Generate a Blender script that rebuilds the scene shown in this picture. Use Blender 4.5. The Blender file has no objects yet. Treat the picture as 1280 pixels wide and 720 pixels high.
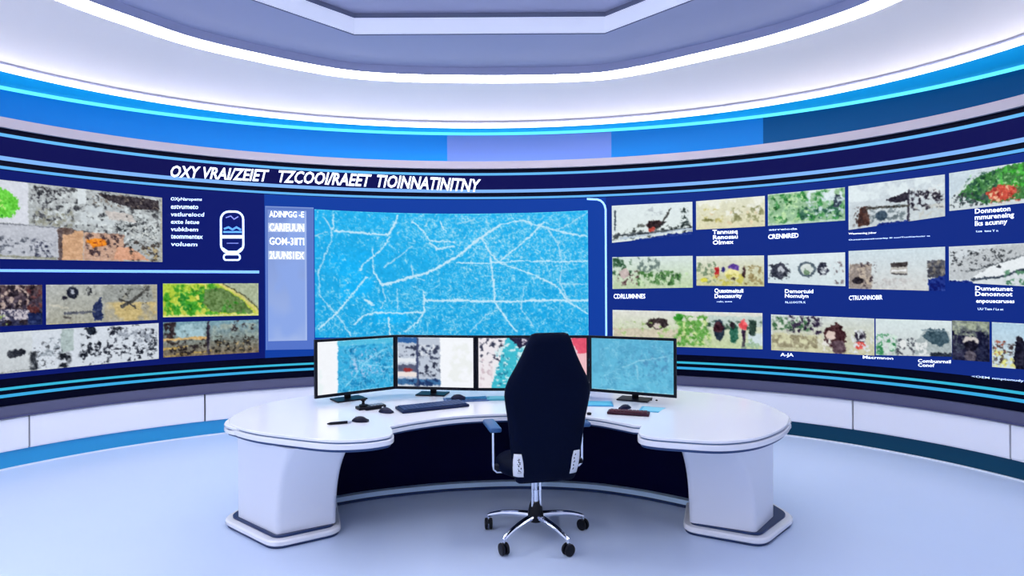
import bpy, bmesh, math, random
import numpy as np
from mathutils import Vector, Matrix
PI = math.pi
SC = bpy.context.scene
COL = SC.collection
random.seed(4)

# ------------------------------------------------------------------ camera
F, H = 720.0, 1.6
Y0, ROLL = 357.26, -0.0054
cd = bpy.data.cameras.new('camera'); cam = bpy.data.objects.new('camera', cd); COL.objects.link(cam)
cd.sensor_width = 36; cd.lens = 36 * F / 1280; cd.shift_y = -(360 - Y0) / 1280; cd.clip_start = 0.05
cam.location = (0, 0, H)
cam.rotation_euler = (Matrix.Rotation(PI / 2, 4, 'X') @ Matrix.Rotation(-0.0054, 4, 'Z')).to_euler()
SC.camera = cam
def hor(x): return Y0 + ROLL * (x - 640)
def ground(x, y, z=0.0):                 # point of a horizontal plane at height z seen at a photo position
    d = (H - z) * F / (y - hor(x)); return ((x - 640) / F * d, d)

# ------------------------------------------------------------------ colours and materials
def s2l(c):
    c = c / 255.0
    return c / 12.92 if c <= 0.04045 else ((c + 0.055) / 1.055) ** 2.4
def lin(c): return tuple(s2l(v) for v in c)
MATS = {}
def mat(name, c=(200, 200, 200), rough=0.5, metal=0.0, emit=None, es=1.0, coat=0.0, spec=0.5, noise=0.0, nscale=20.0, bump=0.0):
    if name in MATS: return MATS[name]
    m = bpy.data.materials.new(name); m.use_nodes = True
    nt = m.node_tree; b = nt.nodes['Principled BSDF']
    b.inputs['Base Color'].default_value = (*lin(c), 1)
    b.inputs['Roughness'].default_value = rough; b.inputs['Metallic'].default_value = metal
    b.inputs['Coat Weight'].default_value = coat; b.inputs['Coat Roughness'].default_value = 0.08
    b.inputs['Specular IOR Level'].default_value = spec
    if emit:
        b.inputs['Emission Color'].default_value = (*lin(emit), 1); b.inputs['Emission Strength'].default_value = es
    if noise or bump:
        tc = nt.nodes.new('ShaderNodeTexCoord'); n = nt.nodes.new('ShaderNodeTexNoise')
        n.inputs['Scale'].default_value = nscale; nt.links.new(tc.outputs['Object'], n.inputs['Vector'])
        if noise:
            mx = nt.nodes.new('ShaderNodeMix'); mx.data_type = 'RGBA'
            l = lin(c); mx.inputs[6].default_value = (*[v * (1 - noise) for v in l], 1); mx.inputs[7].default_value = (*[min(1, v * (1 + noise)) for v in l], 1)
            nt.links.new(n.outputs['Fac'], mx.inputs[0]); nt.links.new(mx.outputs[2], b.inputs['Base Color'])
        if bump:
            bp = nt.nodes.new('ShaderNodeBump'); bp.inputs['Strength'].default_value = bump; bp.inputs['Distance'].default_value = 0.002
            nt.links.new(n.outputs['Fac'], bp.inputs['Height']); nt.links.new(bp.outputs['Normal'], b.inputs['Normal'])
    MATS[name] = m; return m
def screen_mat():
    if 'screen' in MATS: return MATS['screen']
    m = bpy.data.materials.new('screen_picture'); m.use_nodes = True
    nt = m.node_tree; b = nt.nodes['Principled BSDF']
    b.inputs['Base Color'].default_value = (0.004, 0.004, 0.006, 1); b.inputs['Roughness'].default_value = 0.35
    b.inputs['Specular IOR Level'].default_value = 0.05
    a = nt.nodes.new('ShaderNodeVertexColor'); a.layer_name = 'Col'
    nt.links.new(a.outputs['Color'], b.inputs['Emission Color']); b.inputs['Emission Strength'].default_value = 1.0
    MATS['screen'] = m; return m

M_WHITE = mat('white_lacquer', (238, 240, 248), 0.25, coat=0.3)
M_WALLW = mat('white_panel', (242, 242, 250), 0.4)
M_SOFFIT = mat('white_plaster', (250, 242, 240), 0.6)
M_LIP = mat('pale_plaster', (170, 174, 206), 0.6)
M_CEIL = mat('grey_ceiling_paint', (162, 166, 198), 0.6)
M_CEIL2 = mat('grey_ceiling_paint_upper', (172, 176, 206), 0.6)
M_NAVY = mat('navy_wall_paint', (2, 4, 30), 0.5, spec=0.06)
M_GREYT = mat('grey_violet_trim', (92, 93, 120), 0.4, spec=.2)
M_LEDGE = mat('pale_ledge', (180, 172, 184), 0.5)
M_DARK = mat('dark_plastic', (6, 9, 24), 0.4, spec=0.2)
M_BLACK = mat('black_leather', (1, 9, 34), 0.6, spec=0.06, noise=0.15, nscale=60, bump=0.2)
M_CHROME = mat('chrome', (225, 230, 240), 0.12, 1.0)
M_RUBBER = mat('black_rubber', (4, 5, 16), 0.4, spec=0.25)

# ------------------------------------------------------------------ object helpers
def link(name, verts, faces, m=None, parent=None, smooth=False, mats=None, mi=None):
    me = bpy.data.meshes.new(name); me.from_pydata([tuple(v) for v in verts], [], [tuple(f) for f in faces])
    for k in (mats or ([m] if m else [])): me.materials.append(k)
    if mi is not None: me.polygons.foreach_set('material_index', mi)
    if smooth: me.polygons.foreach_set('use_smooth', [True] * len(me.polygons))
    me.update()
    o = bpy.data.objects.new(name, me); COL.objects.link(o)
    if parent: o.parent = parent
    return o
def tag(o, label=None, cat=None, group=None, kind=None):
    if label: o['label'] = label
    if cat: o['category'] = cat
    if group: o['group'] = group
    if kind: o['kind'] = kind
    return o
def empty(name, loc, rz=0.0):
    o = bpy.data.objects.new(name, None); COL.objects.link(o); o.location = loc; o.rotation_euler = (0, 0, rz); o.empty_display_size = 0.1
    return o
class MB:
    def __init__(s): s.v = []; s.f = []
    def add(s, v, f):
        n = len(s.v); s.v += [tuple(p) for p in v]; s.f += [tuple(i + n for i in q) for q in f]; return s
    def box(s, c, d, rz=0.0, bev=0.0):
        bm = bmesh.new(); bmesh.ops.create_cube(bm, size=1)
        for v in bm.verts: v.co = Vector((v.co.x * d[0], v.co.y * d[1], v.co.z * d[2]))
        if bev: bmesh.ops.bevel(bm, geom=bm.edges[:], offset=bev, segments=3, affect='EDGES', profile=0.5)
        R = Matrix.Translation(c) @ Matrix.Rotation(rz, 4, 'Z')
        bm.verts.ensure_lookup_table(); bm.verts.index_update()
        s.add([R @ v.co for v in bm.verts], [[v.index for v in f.verts] for f in bm.faces]); bm.free(); return s
    def tube(s, pts, rad, n=12, cap=True):
        pts = [Vector(p) for p in pts]; rs = rad if isinstance(rad, (list, tuple)) else [rad] * len(pts)
        rings = []; up = None
        for i, p in enumerate(pts):
            t = (pts[min(i + 1, len(pts) - 1)] - pts[max(i - 1, 0)]).normalized()
            if up is None:
                up = Vector((0, 0, 1)) if abs(t.z) < 0.9 else Vector((1, 0, 0))
            a = t.cross(up).normalized(); b = a.cross(t).normalized(); up = b
            rings.append([p + (a * math.cos(2 * PI * k / n) + b * math.sin(2 * PI * k / n)) * rs[i] for k in range(n)])
        v = [q for r in rings for q in r]; f = []
        for i in range(len(rings) - 1):
            for k in range(n):
                f.append((i * n + k, i * n + (k + 1) % n, (i + 1) * n + (k + 1) % n, (i + 1) * n + k))
        if cap: f.append(tuple(range(n))[::-1]); f.append(tuple((len(rings) - 1) * n + k for k in range(n)))
        return s.add(v, f)
    def lathe(s, c, prof, n=24, axis='Z'):
        v = []; f = []
        for (r, z) in prof:
            for k in range(n):
                a = 2 * PI * k / n; p = Vector((r * math.cos(a), r * math.sin(a), z))
                if axis == 'X': p = Vector((p.z, p.x, p.y))
                if axis == 'Y': p = Vector((p.x, p.z, p.y))
                v.append(Vector(c) + p)
        for i in range(len(prof) - 1):
            for k in range(n): f.append((i * n + k, i * n + (k + 1) % n, (i + 1) * n + (k + 1) % n, (i + 1) * n + k))
        f.append(tuple(range(n))[::-1]); f.append(tuple((len(prof) - 1) * n + k for k in range(n)))
        return s.add(v, f)
    def loft(s, rings, caps=True, closed=True):
        n = len(rings[0]); v = [p for r in rings for p in r]; f = []
        for i in range(len(rings) - 1):
            for k in range(n if closed else n - 1):
                f.append((i * n + k, i * n + (k + 1) % n, (i + 1) * n + (k + 1) % n, (i + 1) * n + k))
        if caps: f.append(tuple(range(n))[::-1]); f.append(tuple((len(rings) - 1) * n + k for k in range(n)))
        return s.add(v, f)
    def build(s, name, m, parent=None, smooth=False):
        o = link(name, s.v, s.f, m, parent, smooth)
        bm = bmesh.new(); bm.from_mesh(o.data); bmesh.ops.recalc_face_normals(bm, faces=bm.faces); bm.to_mesh(o.data); bm.free()
        if smooth:
            try: o.data.set_sharp_from_angle(angle=math.radians(35))
            except Exception: pass
        return o
def catmull(pts, n=8, closed=True):
    P = [Vector(p) for p in pts]; out = []; L = len(P); R = range(L) if closed else range(L - 1)
    for i in R:
        g = (lambda j: P[j % L]) if closed else (lambda j: P[max(0, min(L - 1, j))])
        a, b, c, d = g(i - 1), g(i), g(i + 1), g(i + 2)
        for k in range(n):
            t = k / n
            out.append(0.5 * ((2 * b) + (c - a) * t + (2 * a - 5 * b + 4 * c - d) * t * t + (3 * b - a - 3 * c + d) * t ** 3))
    if not closed: out.append(P[-1].copy())
    return out

# ------------------------------------------------------------------ room plan: half ellipse in front, straight sides behind
CX, CY, EA, EB = -0.2985, 3.848, 4.567, 3.168
YB = -3.2
def ab(i): return (EA - i[0], EB - i[1]) if isinstance(i, tuple) else (EA - i, EB - i)
def hit(x, inset=0.0):
    """depth at which the view line of photo column x meets the curved wall moved inwards by inset"""
    a, b = ab(inset); u = (x - 640) / F
    A = u * u / a ** 2 + 1 / b ** 2; B = -2 * (CX * u / a ** 2 + CY / b ** 2); C = (CX / a) ** 2 + (CY / b) ** 2 - 1
    return (-B + math.sqrt(max(0, B * B - 4 * A * C))) / (2 * A)
def on_wall(x, y, inset=0.0):
    d = hit(x, inset); return Vector(((x - 640) / F * d, d, H - (y - hor(x)) * d / F))
def t_of(x, inset=0.0):
    p = on_wall(x, 360, inset); return math.atan2((p.y - CY) / ab(inset)[1], (p.x - CX) / ab(inset)[0])
def P_at(t, inset, z): a, b = ab(inset); return Vector((CX + a * math.cos(t), CY + b * math.sin(t), z))
def room_loop(inset, z, n=120):
    pts = [P_at(PI * k / n, inset, z) for k in range(n + 1)]
    pts += [Vector((CX - EA + inset, CY - (CY - YB - inset) * k / 8, z)) for k in range(1, 9)]
    pts += [Vector((CX - EA + inset + (2 * (EA - inset)) * k / 10, YB + inset, z)) for k in range(1, 11)]
    pts += [Vector((CX + EA - inset, YB + inset + (CY - YB - inset) * k / 8, z)) for k in range(1, 8)]
    return pts
def arc(t0, t1, inset, z, n=110): return [P_at(t0 + (t1 - t0) * k / n, inset, z) for k in range(n + 1)]
def band(name, m, i_out, i_in, z0, z1, t0=0.0, t1=PI, n=110, parent=None, ring=False, smooth=False):
    """solid strip following the wall: from inset i_out (against the wall) to i_in (towards the room)"""
    if ring: L = [room_loop(i, z) for (i, z) in ((i_in, z0), (i_in, z1), (i_out, z1), (i_out, z0))]
    else: L = [arc(t0, t1, i, z, n) for (i, z) in ((i_in, z0), (i_in, z1), (i_out, z1), (i_out, z0))]
    N = len(L[0]); v = [p for l in L for p in l]; f = []
    for j in range(4):
        for k in range(N if ring else N - 1):
            a, b = k, (k + 1) % N; f.append((j * N + a, j * N + b, ((j + 1) % 4) * N + b, ((j + 1) % 4) * N + a))
    if not ring: f += [(0, N, 2 * N, 3 * N), (N - 1, 4 * N - 1, 3 * N - 1, 2 * N - 1)]
    o = link(name, v, f, m, parent)
    bm = bmesh.new(); bm.from_mesh(o.data); bmesh.ops.recalc_face_normals(bm, faces=bm.faces); bm.to_mesh(o.data); bm.free()
    return o
STRUCT = lambda o: tag(o, kind='structure')
zM, zL, zK, zJ, zI, zHh, zG, zF, zE, zDb, zDt, zB = 0, .16, .453, .575, .648, .711, 2.67, 2.752, 2.958, 3.021, 3.11, 3.526

# floor
fl = room_loop(-0.35, 0.0)
o = link('floor', fl + [p - Vector((0, 0, .1)) for p in fl], [tuple(range(len(fl)))[::-1]] + [tuple(range(len(fl), 2 * len(fl)))],
         mat('pale_floor', (202, 219, 248), 0.32, spec=0.4, noise=0.02, nscale=1.5)); STRUCT(o)
bm = bmesh.new(); bm.from_mesh(o.data); bmesh.ops.recalc_face_normals(bm, faces=bm.faces)
bm.to_mesh(o.data); bm.free()
# walls: curved front one and the plain rest behind the viewer
STRUCT(band('wall_back', M_NAVY, -0.12, 0.0, 0, zDb))
def slab(name, p0, p1, z0, z1, th, m):
    p0, p1 = Vector((*p0, 0)), Vector((*p1, 0)); d = (p1 - p0); n = Vector((d.y, -d.x, 0)).normalized() * th
    v = [Vector((q.x, q.y, z)) for z in (z0, z1) for q in (p0, p1, p1 + n, p0 + n)]
    return STRUCT(link(name, v, [(0, 1, 2, 3), (7, 6, 5, 4), (0, 4, 5, 1), (1, 5, 6, 2), (2, 6, 7, 3), (3, 7, 4, 0)], m))
slab('wall_left', (CX - EA, YB), (CX - EA, CY), 0, zB, -.12, M_WALLW)
slab('wall_right', (CX + EA, YB), (CX + EA, CY), 0, zB, .12, M_WALLW)
slab('wall_front', (CX - EA, YB), (CX + EA, YB), 0, zB, .12, M_WALLW)
# skirting, white panels, grey trim, ledge
STRUCT(band('baseboard_left', mat('lit_blue_skirting', (36, 150, 206), 0.35), 0.0, 0.012, 0, zL, t_of(640), PI))  # brighter base colour stands for light falling on the left skirting
STRUCT(band('baseboard_right', mat('shaded_teal_skirting', (4, 64, 92), 0.4, spec=.2), 0.0, 0.012, 0, zL, 0, t_of(640)))  # same skirting with the dimmer right side put into its base colour
STRUCT(band('trim_1', mat('pale_floor_edge', (236, 240, 250), 0.3), 0.012, 0.03, 0, .012))
seams = [t_of(33.5), t_of(254.5)]; dt = abs(seams[0] - seams[1]); sr = t_of(1067)
cuts = [PI, seams[0], seams[1]] + [seams[1] - (seams[1] - sr) * k / 3 for k in (1, 2)] + [sr, sr - dt * .9, 0.0]
v = []; mb = MB()
for a, b in zip(cuts[:-1], cuts[1:]):
    g = 0.0022; t0, t1 = a - g, b + g
    if t0 - t1 < .02: continue
    n = 30; L = [arc(t0, t1, i, z, n) for (i, z) in ((0.0, zL), (0.028, zL), (0.028, zL + .006), (0.034, zL + .012), (.034, zK - .012), (.028, zK - .006), (0.028, zK), (0.0, zK))]
    mb.loft([[l[k] for l in L] for k in range(n + 1)])
STRUCT(mb.build('trim_2', M_WALLW))
STRUCT(band('trim_3', M_GREYT, 0.0, 0.045, zK, zJ - .018))
STRUCT(band('trim_4', mat('grey_trim_edge', (70, 70, 110), 0.4), 0.0, 0.052, zK, zK + .018))
STRUCT(band('trim_5', M_LEDGE, (-.8, -.4), 0.04, zDb, zDt))
# niche over the ledge with blue panels, soffit, fascia; tints and glow imitate light along it
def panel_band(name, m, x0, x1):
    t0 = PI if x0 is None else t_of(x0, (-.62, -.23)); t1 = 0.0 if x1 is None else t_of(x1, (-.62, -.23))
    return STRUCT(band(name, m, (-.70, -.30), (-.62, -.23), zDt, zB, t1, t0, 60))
panel_band('trim_6', mat('lit_blue_glass_panel', (6, 88, 150), 0.4, emit=(10, 120, 226), es=0.4, spec=.12), None, 560)
panel_band('trim_7', mat('pale_reflection_glass_panel', (66, 88, 150), 0.3, emit=(96, 142, 236), es=0.25, spec=.3), 560, 765)  # paler tint stands for the reflection in the middle of the band
panel_band('trim_8', mat('half_lit_blue_glass_panel', (5, 84, 144), 0.4, emit=(10, 114, 210), es=0.38, spec=.12), 765, 955)
panel_band('trim_9', mat('dim_lit_blue_glass_panel', (1, 56, 100), 0.4, emit=(0, 80, 140), es=0.25, spec=.08), 955, None)  # darker tint stands for weaker light at the right end
STRUCT(band('trim_10', mat('cyan_lit_niche_soffit', (4, 130, 186), 0.5, emit=(0, 150, 232), es=0.25, spec=.2), (-.75, -.35), 0.0, zB, zB + .04))  # cyan light on the soffit put into its colour and glow
# glowing lines
def strip(name, label, z, h, c, es, i_out=0.0, i_in=0.02, **k):
    o = band(name, mat('led_' + '_'.join(map(str, c)) + '_%g' % es, (16, 24, 40), 0.4, spec=.1, emit=c, es=es), i_out, i_in, z - h / 2, z + h / 2, **k)
    return tag(o, label, 'light strip')
strip('light_strip', 'cyan LED line at the back of the blue niche above the video wall', zB - .016, .03, (90, 225, 255), 1.6, (-.62, -.23), (-.60, -.21))
strip('light_strip', 'thin blue glowing line just under the pale ledge above the title', zE, .026, (100, 188, 255), 1.0, 0, .016)
strip('light_strip', 'thicker pale blue glowing line right under the white title lettering', zF, .036, (128, 182, 250), 1.0, 0, .016)
strip('light_strip', 'thin blue glowing line directly above the picture screens', zG, .024, (96, 180, 250), 1.0, 0, .016)
strip('light_strip', 'upper of the two teal glowing lines below the picture screens', zHh, .022, (52, 182, 216), 1.0, 0, .016)
strip('light_strip', 'lower of the two teal glowing lines, just above the grey trim', zI, .026, (56, 170, 226), 1.0, 0, .016)
LED = 1.0
o = band('light_strip', mat('white_led_edge', (255, 255, 255), 0.4, emit=(250, 247, 246), es=2.4 * LED), -.01, .012, zB - .002, zB + .045, ring=True)
tag(o, 'thin white LED line where the wall meets the white soffit', 'light strip')
o = band('light_strip', mat('added_cove_uplight', (255, 255, 255), 0.4, emit=(250, 247, 246), es=18 * LED), -.12, -.09, zDt + .001, zDt + .016)  # unseen uplight added to brighten the soffit
tag(o, 'white uplight added out of sight on the pale ledge to brighten the soffit', 'light strip')

STRUCT(band('trim_16', mat('soffit_shade_lip', (196, 198, 224), .5), -.01, .05, zB + .045, zB + .06, ring=True))  # lip added to shade the soffit just above the LED line

# ------------------------------------------------------------------ ceiling
A_pts = [(-3.2, 4.19), (-3.01, 4.52), (-2.73, 4.92), (-2.33, 5.25), (-1.98, 5.49), (-1.56, 5.70), (-.97, 5.81), (0, 5.85), (.81, 5.80), (1.25, 5.63),
         (1.76, 5.30), (2.21, 4.97), (2.57, 4.60), (2.80, 4.22), (3.0, 3.5), (3.05, 2.4), (3.05, .6), (3.05, -1.0), (2.4, -1.9), (0, -2.1), (-2.9, -1.9), (-3.6, -1.0), (-3.6, .6),
         (-3.6, 2.4), (-3.45, 3.5)]
A_loop = [Vector((p.x, p.y)) for p in catmull([(a, b, 0) for a, b in A_pts], 6)]
CC = Vector((-.25, 2.2))
def ray_loop(loop, ang):
    d = Vector((math.cos(ang), math.sin(ang))); best = None
    for i in range(len(loop)):
        a, b = loop[i] - CC, loop[(i + 1) % len(loop)] - CC; e = b - a
        den = d.x * e.y - d.y * e.x
        if abs(den) < 1e-9: continue
        s = (a.x * e.y - a.y * e.x) / den; u = (a.x * d.y - a.y * d.x) / den
        if s > 0 and -1e-6 <= u <= 1 + 1e-6 and (best is None or s > best): best = s
    return CC + d * best
NA = 200; ANG = [2 * PI * k / NA for k in range(NA)]
W_loop = [Vector((p.x, p.y)) for p in room_loop(0.0, 0)]
Wr = [ray_loop(W_loop, a) for a in ANG]; Ar = [ray_loop(A_loop, a) for a in ANG]
def ring_at(loop, z, off=0.0): return [Vector((p.x, p.y, z)) + Vector((*(p - CC).normalized(), 0)) * off for p in loop]
mb = MB(); zs0, zs1 = zB + .06, 3.70
mb.loft([[Vector((*(w.lerp(a + (a - CC).normalized() * .1, s)), zs0 + (zs1 - zs0) * s ** .8)) for w, a in zip(Wr, Ar)] for s in [k / 8 for k in range(9)]], caps=False)
o = mb.build('ceiling', M_SOFFIT, smooth=True); STRUCT(o)
mb = MB(); mb.loft([ring_at(Ar, zs1, .1), ring_at(Ar, zs1 - .004, .098), ring_at(Ar, zs1 - .004, -.098), ring_at(Ar, zs1, -.1)], caps=False)
lit = [f for f in mb.f if not (mb.v[f[0]][0] > 1.0 and mb.v[f[0]][1] < 3.6)]; unlit = [f for f in mb.f if f not in set(lit)]  # ring left unlit at the unseen right rear to darken the floor there
vv = mb.v
o = link('light_strip', vv, lit, mat('white_led_ring', (255, 255, 255), 0.4, emit=(250, 247, 246), es=22.0 * LED)); tag(o, 'wide bright white LED ring around the grey recessed ceiling', 'light strip')
STRUCT(link('trim_15', vv, unlit, M_LIP))
mb = MB(); mb.loft([ring_at(Ar, zs1, .1), ring_at(Ar, zs1, -.1), ring_at(Ar, 3.79, -.1), ring_at(Ar, 3.79, .1)], caps=False)
STRUCT(mb.build('trim_11', M_LIP))
octo = [(-2.75, 3.7), (-1.38, 5.09), (.83, 5.09), (2.15, 3.78), (2.15, -.6), (1.3, -1.4), (-1.9, -1.4), (-2.75, -.6)]
O_loop = [Vector(p) * .982 for p in octo]
# angles that include the corners exactly
ANG2 = sorted(ANG + [math.atan2(p.y - CC.y, p.x - CC.x) % (2 * PI) for p in O_loop])
Or = [ray_loop(O_loop, a) for a in ANG2]; A2 = [ray_loop(A_loop, a) for a in ANG2]
mb = MB(); mb.loft([ring_at(A2, 3.78), ring_at(Or, 3.78)], caps=False); STRUCT(mb.build('trim_12', M_CEIL))
mb = MB(); mb.loft([ring_at(Or, 3.78), ring_at(Or, 4.0, .04)], caps=False)
o = mb.build('trim_13', mat('lit_cove_face', (120, 126, 150), 0.6)); STRUCT(o)
mb = MB(); mb.add(ring_at(Or, 3.99, .05), [tuple(range(len(Or)))]); STRUCT(mb.build('trim_14', M_CEIL2))
# band of the recess face made to glow, imitating light from a hidden cove
In = [CC + (p - CC) * .93 for p in Or]
mb = MB(); mb.loft([ring_at(Or, 3.79, .0), ring_at(Or, 3.94, .02)], caps=False)
o = mb.build('light_strip', mat('cove_glow_face', (255, 255, 255), 0.4, emit=(200, 210, 246), es=.35)); tag(o, 'soft glowing face of the angular ceiling recess, imitating cove light', 'light strip')

dl = empty('added_downlight', (-1.5, 3.4, 3.99)); dls = [dl]  # unseen downlights added to brighten desk and floor
MB().lathe((0, 0, 0), [(.10, -.002), (.15, -.004), (.155, -.016), (.14, -.03), (.11, -.03), (.10, -.012)], 28).build('added_downlight_rim', mat('white_metal_rim', (230, 232, 238), .4), dl, True)
MB().lathe((0, 0, 0), [(.02, -.012), (.105, -.012), (.105, -.018), (.02, -.020)], 28).build('diffuser', mat('added_downlight_glow', (255, 255, 255), .4, emit=(250, 248, 250), es=52.0 * LED), dl, True)
for x, y in ((-.3, 3.5), (.9, 3.4), (-1.5, 2.2), (-.3, 2.2), (.9, 2.2), (-1.5, .8), (-.3, .8), (.9, .8)):
    c = dl.copy(); COL.objects.link(c); c.location = (x, y, 3.99); dls.append(c)
    for ch in list(dl.children):
        d = ch.copy(); COL.objects.link(d); d.parent = c
for k, c in enumerate(dls):
    tag(c, 'unseen round downlight added for brightness, in the %s row of the recessed ceiling, %s' % (('front', 'middle', 'rear')[k // 3], ('left', 'centre', 'right')[k % 3]), 'ceiling light', 'added unseen downlights in the ceiling recess')

# ------------------------------------------------------------------ picture painting (pixel-like colours stored on the screen mesh)
def vnoise(nx, ny, cell, seed):
    r = np.random.RandomState(seed); out = np.zeros((ny, nx)); amp = 1.0; tot = 0
    for o_ in range(3):
        c = max(1.0, cell / 2 ** o_); gx, gy = int(nx / c) + 3, int(ny / c) + 3
        g = r.rand(gy, gx); xs = np.arange(nx) / c; ys = np.arange(ny) / c
        xi, yi = xs.astype(int), ys.astype(int); fx, fy = xs - xi, ys - yi
        fx, fy = fx * fx * (3 - 2 * fx), fy * fy * (3 - 2 * fy)
        a = g[yi][:, xi]; b = g[yi][:, xi + 1]; c_ = g[yi + 1][:, xi]; d = g[yi + 1][:, xi + 1]
        out += amp * ((a * (1 - fx) + b * fx) * (1 - fy)[:, None] + (c_ * (1 - fx) + d * fx) * fy[:, None]); tot += amp; amp *= .55
    return out / tot
def paint(nx, ny, layers, seed=1, warp=0, grain=40):
    I = np.zeros((ny, nx, 3)); X, Y = np.meshgrid((np.arange(nx) + .5) / nx, (np.arange(ny) + .5) / ny)
    def over(m, c):
        m = np.clip(m, 0, 1)[..., None]; I[:] = I * (1 - m) + np.array(c, float) * m
    for n_, L in enumerate(layers):
        k = L[0]; sd = seed * 97 + n_
        if k == 'g': I[:] = np.array(L[1], float) * (1 - Y[..., None]) + np.array(L[2], float) * Y[..., None]
        elif k == 'r':
            x0, y0, x1, y1, c = L[1:6]; ex, ey = 1 / nx, 1 / ny
            over(np.clip((X - x0) / ex, 0, 1) * np.clip((x1 - X) / ex, 0, 1) * np.clip((Y - y0) / ey, 0, 1) * np.clip((y1 - Y) / ey, 0, 1), c)
        elif k == 'e':
            cx, cy, rx, ry, c = L[1:6]; q = np.sqrt(((X - cx) / rx) ** 2 + ((Y - cy) / ry) ** 2)
            q = q + (vnoise(nx, ny, 5, sd) - .5) * (L[6] if len(L) > 6 else 0.15); over((1 - q) * min(rx * nx, ry * ny), c)
        elif k == 'n':
            x0, y0, x1, y1, c, cell, thr = L[1:8]
            s = .04; msk = np.clip((X - x0) / s, 0, 1) * np.clip((x1 - X) / s, 0, 1) * np.clip((Y - y0) / s, 0, 1) * np.clip((y1 - Y) / s, 0, 1)
            over((vnoise(nx, ny, cell, sd) - thr) * 8 * msk, c)
        elif k == 'm':   # thin wandering lines
            x0, y0, x1, y1, c, cell, w = L[1:8]
            msk = (X >= x0) * (X <= x1) * (Y >= y0) * (Y <= y1)
            v = vnoise(nx, ny, cell, sd); g = vnoise(nx, ny, cell * 2.2, sd + 7)
            over((1 - np.abs(v - .5) / w) * msk * np.clip((g - .38) * 6, 0, 1) * .85, c)
        elif k == 'l':
            pts, w, c = L[1:4]
            for (a, b) in zip(pts[:-1], pts[1:]):
                ax, ay, bx, by = a[0] * nx, a[1] * ny, b[0] * nx, b[1] * ny
                px, py = X * nx - ax, Y * ny - ay; dx, dy = bx - ax, by - ay; l2 = dx * dx + dy * dy + 1e-9
                t = np.clip((px * dx + py * dy) / l2, 0, 1); dd = np.hypot(px - t * dx, py - t * dy)
                over(w / 2 + .5 - dd, c)
        elif k == 'st':   # many short street-like strokes: (region, count, colour, max length, width)
            x0, y0, x1, y1, cnt, c, ml, w = L[1:9]; r = np.random.RandomState(sd); c = np.array(c, float)
            for _ in range(cnt):
                ax, ay = (x0 + (x1 - x0) * r.rand()) * nx, (y0 + (y1 - y0) * r.rand()) * ny
                an = r.choice([.2, .9, 1.75, 2.5]) + r.randn() * .25; ln = 2 + ml * r.rand() ** 1.6; al = .45 + .5 * r.rand()
                bx, by = ax + ln * math.cos(an), ay + ln * math.sin(an)
                xa, xb, ya, yb = int(max(0, min(ax, bx) - 2)), int(min(nx, max(ax, bx) + 3)), int(max(0, min(ay, by) - 2)), int(min(ny, max(ay, by) + 3))
                if xb <= xa or yb <= ya: continue
                px, py = X[ya:yb, xa:xb] * nx - ax, Y[ya:yb, xa:xb] * ny - ay; dx, dy = bx - ax, by - ay
                t = np.clip((px * dx + py * dy) / (dx * dx + dy * dy), 0, 1); m = (np.clip(w / 2 + .5 - np.hypot(px - t * dx, py - t * dy), 0, 1) * al)[..., None]
                I[ya:yb, xa:xb] = I[ya:yb, xa:xb] * (1 - m) + c * m
        elif k == 'p':
            poly, c = L[1:3]; ins = np.zeros(X.shape, bool); j = len(poly) - 1
            for i in range(len(poly)):
                xi, yi = poly[i]; xj, yj = poly[j]
                ins ^= ((yi > Y) != (yj > Y)) & (X < (xj - xi) * (Y - yi) / ((yj - yi) or 1e-9) + xi); j = i
            over(ins * 1.0, c)
        elif k == 's':   # speckle the whole picture a little
            I[:] = I + (vnoise(nx, ny, L[2], sd)[..., None] - .5) * L[1]
    if warp:
        jx = (vnoise(nx, ny, 5, seed + 501) - .5) * 5.5 * warp + (vnoise(nx, ny, 2.2, seed + 502) - .5) * 3 * warp
        jy = (vnoise(nx, ny, 5, seed + 503) - .5) * 5.5 * warp + (vnoise(nx, ny, 2.2, seed + 504) - .5) * 3 * warp
        xi = np.clip((X * nx - .5 + jx).round().astype(int), 0, nx - 1); yi = np.clip((Y * ny - .5 + jy).round().astype(int), 0, ny - 1)
        I = I[yi, xi]
        g1 = vnoise(nx, ny, 3, seed + 505)[..., None]; g2 = vnoise(nx, ny, 9, seed + 506)[..., None]
        lum = I.mean(axis=2, keepdims=True) / 255; I = I + ((g1 - .5) * 1.5 + (g2 - .5) * .6) * grain * np.clip(1.75 - 1.7 * lum, .22, 1)
        P_ = np.pad(I, ((1, 1), (1, 1), (0, 0)), mode='edge')
        I = I * .4 + (P_[:-2, 1:-1] + P_[2:, 1:-1] + P_[1:-1, :-2] + P_[1:-1, 2:]) * .15
    I = np.clip(I, 0, 255) / 255
    return np.where(I <= .04045, I / 12.92, ((I + .055) / 1.055) ** 2.4)
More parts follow.
